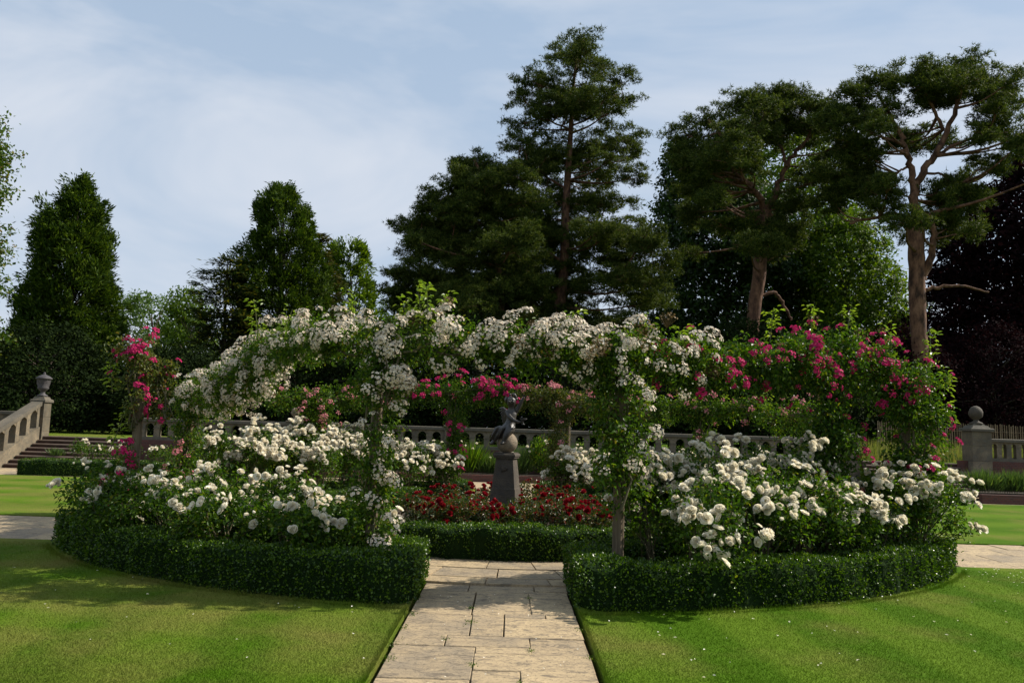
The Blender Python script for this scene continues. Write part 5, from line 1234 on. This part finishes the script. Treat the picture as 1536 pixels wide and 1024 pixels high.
def perennial(x, y, z, r, h, label, leaf='perennial', grassy=True, nfl=0, n=900, cat='plant', fl=None):
    root = thing('perennial_plant', (x, y, z), label, cat, 'perennials below the terrace balustrade')
    b = Buf()
    P = np.stack([rng.normal(0, r*.35, n), rng.normal(0, r*.3, n), rng.uniform(0, h*.35, n)], 1)
    D = unit(np.stack([P[:, 0]/r*.8, P[:, 1]/r*.8, np.ones(n)], 1)+rdir(n)*.35)
    if grassy: leaves(b, P, D, rdir(n), rng.uniform(.4, .8, n)*h, .022, 'dia')
    else:
        P = rdir(n)*np.array([r, r*.8, h*.5])*rng.uniform(.4, 1, n)[:, None]+np.array([0, 0, h*.5]); leaves(b, P, unit(P+rdir(n)*.2), rdir(n)+np.array([0, 0, .8]), .09, .055, 'fold')
    put('foliage', b.mesh('foliage', M[leaf]), root)
    for i in range(nfl):
        put('bloom', WHITE[i % 4], root, (rng.normal(0, r*.5), -r*.5+rng.normal(0, .1), h*rng.uniform(.7, 1.02)), face_rot((0, -.5, 1)), .055)
PP = [(-9.4, .5, .8, 0, 'mid'), (-7.9, .5, .6, 0, 'mid'), (-6.4, .5, .7, 0, 'mid'), (-5.0, .5, .7, 0, 'mid'), (-3.6, .5, .75, 0, 'x'), (-2.2, .45, .8, 3, 'x'), (-1.25, .45, .85, 4, 'x'), (-.55, .4, .55, 2, 'x'), (.35, .4, .75, 2, 'x'), (1.05, .5, 1.0, 4, 'x'), (1.9, .5, .9, 4, 'x'), (3.0, .45, .7, 0, 'x'), (4.3, .5, .7, 0, 'x'), (5.7, .5, .8, 0, 'x'), (7.2, .5, .7, 0, 'x'), (8.7, .5, .7, 0, 'x')]
PLB = ['grassy clump at the left end of the terrace bed', 'bushy clump second along from the left end of the terrace bed', 'grassy clump under the small urn finial', 'bushy clump under the dusty pink climber', 'grassy clump left of the magenta column', 'leafy bush with few white roses left of the magenta column', 'leafy bush with white roses just left of the pedestal', 'low lavender clump left behind the pedestal', 'narrow leafy clump right behind the pedestal', 'tall leafy clump with white roses right of the pedestal', 'leafy clump with white roses under the yellowish climber', 'bushy clump right of the yellowish climber', 'grassy clump left of the far right post', 'bushy clump right of the far right post', 'grassy clump behind the magenta climber', 'bushy clump at the right end of the terrace bed']
for i, ((x, r, h, nf, _), lab) in enumerate(zip(PP, PLB)):
    perennial(x, 25.1, .17, r, h*1.25, lab, grassy=(i % 2 == 0 or i == 7), nfl=nf, leaf='perennial' if i % 3 else 'rambler_leaf')
for i, (x, lab) in enumerate([(13.3, 'grassy plant leftmost in the right edge bed'), (14.1, 'grassy plant second in the right edge bed'), (14.9, 'grassy plant third in the right edge bed'), (15.8, 'dark bushy plant before the right balustrade wall')]):
    perennial(x, 22.6, .21, .5, .72, lab, grassy=i < 3, leaf='perennial' if i < 3 else 'broad_dark')
perennial(-14.0, 24.95, .35, .28, .28, 'small green tuft growing on the left steps', grassy=True, n=260)

b = Buf()                                                     # chestnut paling
for x in np.arange(13.8, 25, .085):
    b.box((x+rng.uniform(-.01, .01), 30+rng.uniform(-.02, .02), .68+rng.uniform(-.03, .05)), (.05, .02, 1.36), taper=.7)
b.tube([(13.7, 29.97, .4), (25, 29.97, .4)], .006, 4); b.tube([(13.7, 29.97, 1.1), (25, 29.97, 1.1)], .006, 4)
o = put('paling_fence', b.mesh('paling_fence', M['pale_wood'], origin=(19, 30, 0)), None, (19, 30, .93)); tag(o, 'pale upright split paling fence behind the right pier', 'fence')
n = 5200; b = Buf()
P = np.stack([rng.uniform(11, 24, n), rng.uniform(27, 29.8, n), np.full(n, .93)], 1)
leaves(b, P, unit(np.array([0, 0, 1.0])+rdir(n)*.3), rdir(n), rng.uniform(.35, .85, n), .025, 'tri')
tag(put('tall_grass', b.mesh('tall_grass', M['meadow'])), 'tall pale meadow grass in front of the paling fence', 'grass', kind='stuff')

# ================================================================== GRASS BLADES AND PETALS
def inside_ring(x, y): return ((x/6.55)**2 + ((y-CY)/5.9)**2) < 1
n = 420000
u = rng.random(n)
Y = 4.7 + 5.6*u**1.7
X = rng.uniform(-1, 1, n)*(Y*.70+.3)
ok = ((X < PL-.03) | (X > PR+.035)) & ~inside_ring(X, Y)
X, Y = X[ok], Y[ok]; n = len(X)
# longer fringe where the lawn meets the flags and the hedge foot
m = 3600; fx = np.where(rng.random(m) < .5, PL-.035-np.abs(rng.normal(0, .012, m)), PR+.04+np.abs(rng.normal(0, .012, m))); fy = 4.7+2.6*np.clip(np.round(rng.random(m)*26)/26+rng.normal(0, .018, m), 0, 1)
m2 = 6000; th = rng.uniform(-1.05, 1.05, m2); rr_ = 1+np.abs(rng.normal(0, .006, m2))
hx = 6.56*rr_*np.sin(th); hy = CY-5.91*rr_*np.cos(th); okk = (np.abs(hx+.09) > .75); hx, hy = hx[okk], hy[okk]
ln = np.concatenate([rng.uniform(.008, .020, n), rng.uniform(.02, .05, m), rng.uniform(.025, .07, len(hx))])
X = np.concatenate([X, fx, hx]); Y = np.concatenate([Y, fy, hy]); n = len(X)
b = Buf()
D = np.stack([rng.normal(0, .45, n), rng.normal(0, .45, n), np.ones(n)], 1)
leaves(b, np.stack([X, Y, np.full(n, .010)], 1), D, rdir(n), ln, rng.uniform(.003, .006, n), 'tri')
tag(put('grass', b.mesh('grass', M['blade'])), 'short mown green grass blades of the front lawns', 'grass', kind='stuff')
b = Buf()                                                     # weeds in the joints and along the flags
for (wx, wy, wr, wn) in ((-.27, 6.85, .05, 90), (-.80, 6.62, .05, 70), (-.80, 6.15, .06, 90), (-.79, 5.75, .05, 70), (-.205, 5.65, .03, 50), (.12, 5.3, .03, 50), (.2, 6.05, .03, 40), (-.30, 7.4, .04, 60), (.61, 6.7, .05, 60), (.62, 5.9, .04, 50), (-.44, 6.3, .03, 40), (.24, 7.9, .04, 50), (-.8, 7.1, .05, 70)):
    P = np.stack([wx+rng.normal(0, wr*.5, wn), wy+rng.normal(0, wr, wn), np.full(wn, .0)], 1)
    leaves(b, P, np.array([0, 0, .45])+rdir(wn)*.9, rdir(wn), rng.uniform(.008, .020, wn), rng.uniform(.004, .008, wn), 'dia')
tag(put('moss', b.mesh('moss', M['rambler_leaf'])), 'small weeds and moss in the joints of the front path', 'weeds', kind='stuff')
b = Buf(); n = 230
X = np.where(rng.random(n) < .72, rng.uniform(.8, 6.5, n), rng.uniform(-5.5, -.9, n)); Y = 5.2+5*rng.random(n)**.8
k = np.arange(n) < 60; X[k] = rng.normal(6.2, .25, 60); Y[k] = rng.normal(9.8, .4, 60)
ok = ~inside_ring(X, Y); X, Y = X[ok], Y[ok]; n = len(X)
leaves(b, np.stack([X, Y, np.full(n, .034)], 1), np.stack([rng.normal(size=n), rng.normal(size=n), rng.uniform(0, .3, n)], 1), np.array([0, 0, 1.0])+rdir(n)*.4, rng.uniform(.010, .030, n), rng.uniform(.008, .020, n), 'fold')
X = rng.uniform(PL, PR, 50); Y = rng.uniform(5, 9, 50)
leaves(b, np.stack([X, Y, np.full(50, .012)], 1), np.stack([rng.normal(size=50), rng.normal(size=50), rng.uniform(0, .2, 50)], 1), np.array([0, 0, 1.0])+rdir(50)*.4, rng.uniform(.008, .018, 50), rng.uniform(.008, .014, 50), 'fold')
tag(put('fallen_petal', b.mesh('fallen_petal', M['white_petal'])), 'fallen white rose petals scattered on the lawn and path', 'petals', kind='stuff')

# ================================================================== TREES
GP = 'Scots pines behind the garden'
pad_tree('pine_tree', PINE_CENTRE, 'tallest pine with a pointed layered crown, standing behind the statue', GP, 'needle', 'pine_bark', per=820, fill=.2, bare=.9)
pad_tree('pine_tree', PINE_SIDE, 'dark spreading pine left of the tallest pine', GP, 'needle', 'pine_bark', fill=.9, bare=.5, girth=.7)
pad_tree('pine_tree', PINE_FORKED, 'flat topped pine with a forked trunk, between the tallest pine and the red trunked one', GP, 'needle', 'pine_bark', fill=.9, bare=.45, girth=.66)
pad_tree('pine_tree', PINE_RED, 'flat topped pine with a thick bare reddish trunk at the right', GP, 'needle', 'pine_bark', fill=.8, bare=.6, girth=.74)
BIG_LEFT = (BIG_LEFT[0]-.75, *BIG_LEFT[1:])
pad_tree('broadleaf_tree', BIG_LEFT, 'tall broadleaf tree cut off by the left edge, leaves tinged gold', 'broadleaf trees', 'broad_autumn', 'bark', (.16, .10), 900, False)
row_tree('cypress_tree', CYPRESS_LEFT, 'broad pointed dark cypress at the left behind the urn', 'dark conifers', 'conifer', 'spray', 2000, 56, .27, .62, trunk_r=.4, lump=.24)
row_tree('cypress_tree', CONIFER_MID, 'tall blunt topped dark cypress left of centre', 'dark conifers', 'conifer', 'spray', 2000, 56, .27, .58, trunk_r=.45, lump=.2)
row_tree('cedar_tree', CEDAR, 'dark conifer with golden tipped sprays left of the blunt topped cypress', 'dark conifers', 'golden', 'layer', 620, 32, .34, .8, trunk_r=.25, lump=.3)
row_tree('fir_tree', FIR, 'narrow olive fir with layered branches right of the blunt topped cypress', 'dark conifers', 'olive', 'layer', 560, 34, .32, .55, trunk_r=.2, lump=.3)
row_tree('larch_tree', LARCH, 'airy mid green tree right of the narrow olive fir', 'broadleaf trees', 'broad', 'spray', 700, 36, .36, .6, trunk_r=.25, lump=.3)
row_tree('broadleaf_tree', SMALL_TREE, 'small rounded green tree left of the spreading pine', 'broadleaf trees', 'broad', 'broad', 300, 34, .26, .6)
row_tree('broadleaf_tree', PALE_TREE, 'distant pale green rounded tree right of the pointed cypress', 'broadleaf trees', 'pale', 'broad', 460, 36, .34, .9, lump=.2)
row_tree('broadleaf_tree', GREEN_TREE, 'distant darker green tree right of the pale rounded one', 'broadleaf trees', 'broad', 'broad', 340, 36, .3, .8, lump=.2)
row_tree('broadleaf_tree', OAK_BACK, 'dark broadleaf tree behind and left of the forked pine', 'broadleaf trees', 'broad_dark', 'broad', 1700, 40, .36, .9, lump=.2)
row_tree('broadleaf_tree', TALL_BACK, 'bright green tree glimpsed through the crown of the forked pine', 'broadleaf trees', 'broad', 'broad', 900, 40, .36, .9, lump=.2)
row_tree('broadleaf_tree', LIME_BACK, 'sunlit broadleaf tree between the two flat topped pines', 'broadleaf trees', 'broad', 'broad', 1300, 40, .30, .8, lump=.2)
row_tree('copper_beech', BEECH, 'dark purple copper beech at the right edge', 'broadleaf trees', 'copper', 'broad', 2200, 40, .28, .7, trunk_r=.45, lump=.2)

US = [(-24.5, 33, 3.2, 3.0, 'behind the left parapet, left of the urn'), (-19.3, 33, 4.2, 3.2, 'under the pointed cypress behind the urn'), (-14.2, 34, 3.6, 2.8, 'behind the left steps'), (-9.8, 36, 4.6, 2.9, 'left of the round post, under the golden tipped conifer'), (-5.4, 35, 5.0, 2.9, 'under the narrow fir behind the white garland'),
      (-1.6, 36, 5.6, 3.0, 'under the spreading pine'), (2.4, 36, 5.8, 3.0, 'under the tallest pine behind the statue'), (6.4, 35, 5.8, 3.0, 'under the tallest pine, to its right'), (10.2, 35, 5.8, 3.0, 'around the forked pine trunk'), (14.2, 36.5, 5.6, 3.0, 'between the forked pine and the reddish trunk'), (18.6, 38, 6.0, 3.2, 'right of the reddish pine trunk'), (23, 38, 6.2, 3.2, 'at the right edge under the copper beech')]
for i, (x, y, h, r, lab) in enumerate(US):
    row_tree('evergreen_shrub', (x, y, [(0, 0, r*.9), (h*.4, .1, r), (h*.75, -.1, r*.8), (h, .2, r*.3)]), 'large dark evergreen shrub '+lab, 'dark shrubs along the terrace', 'copper' if i > 9 else 'shaded_shrub', 'broad', 800, 36, .15, .55, trunk_r=.14, lump=.25, cat='shrub')

n = 1100; b = Buf()                                           # distant wood closing the view
az = rng.uniform(-.95, .95, n); dist = rng.uniform(84, 104, n)
hmax = 6.5+1.6*np.sin(az*17)+1.0*np.sin(az*41+1)
C = np.stack([np.sin(az)*dist, np.cos(az)*dist, .9+hmax*rng.random(n)**.7], 1)
ii = np.repeat(np.arange(n), 40); m = len(ii)
P = C[ii]+rdir(m)*np.array([2.2, 2.2, 1.5])*rng.uniform(.3, 1, m)[:, None]
leaves(b, P, rdir(m), np.array([0, -.4, .7])+rdir(m)*.7, rng.uniform(.5, 1.0, m), rng.uniform(.3, .6, m), 'dia')
tag(put('woodland', b.mesh('woodland', M['broad_dark'])), 'distant dark wood closing the view behind the trees', 'woodland', kind='stuff')
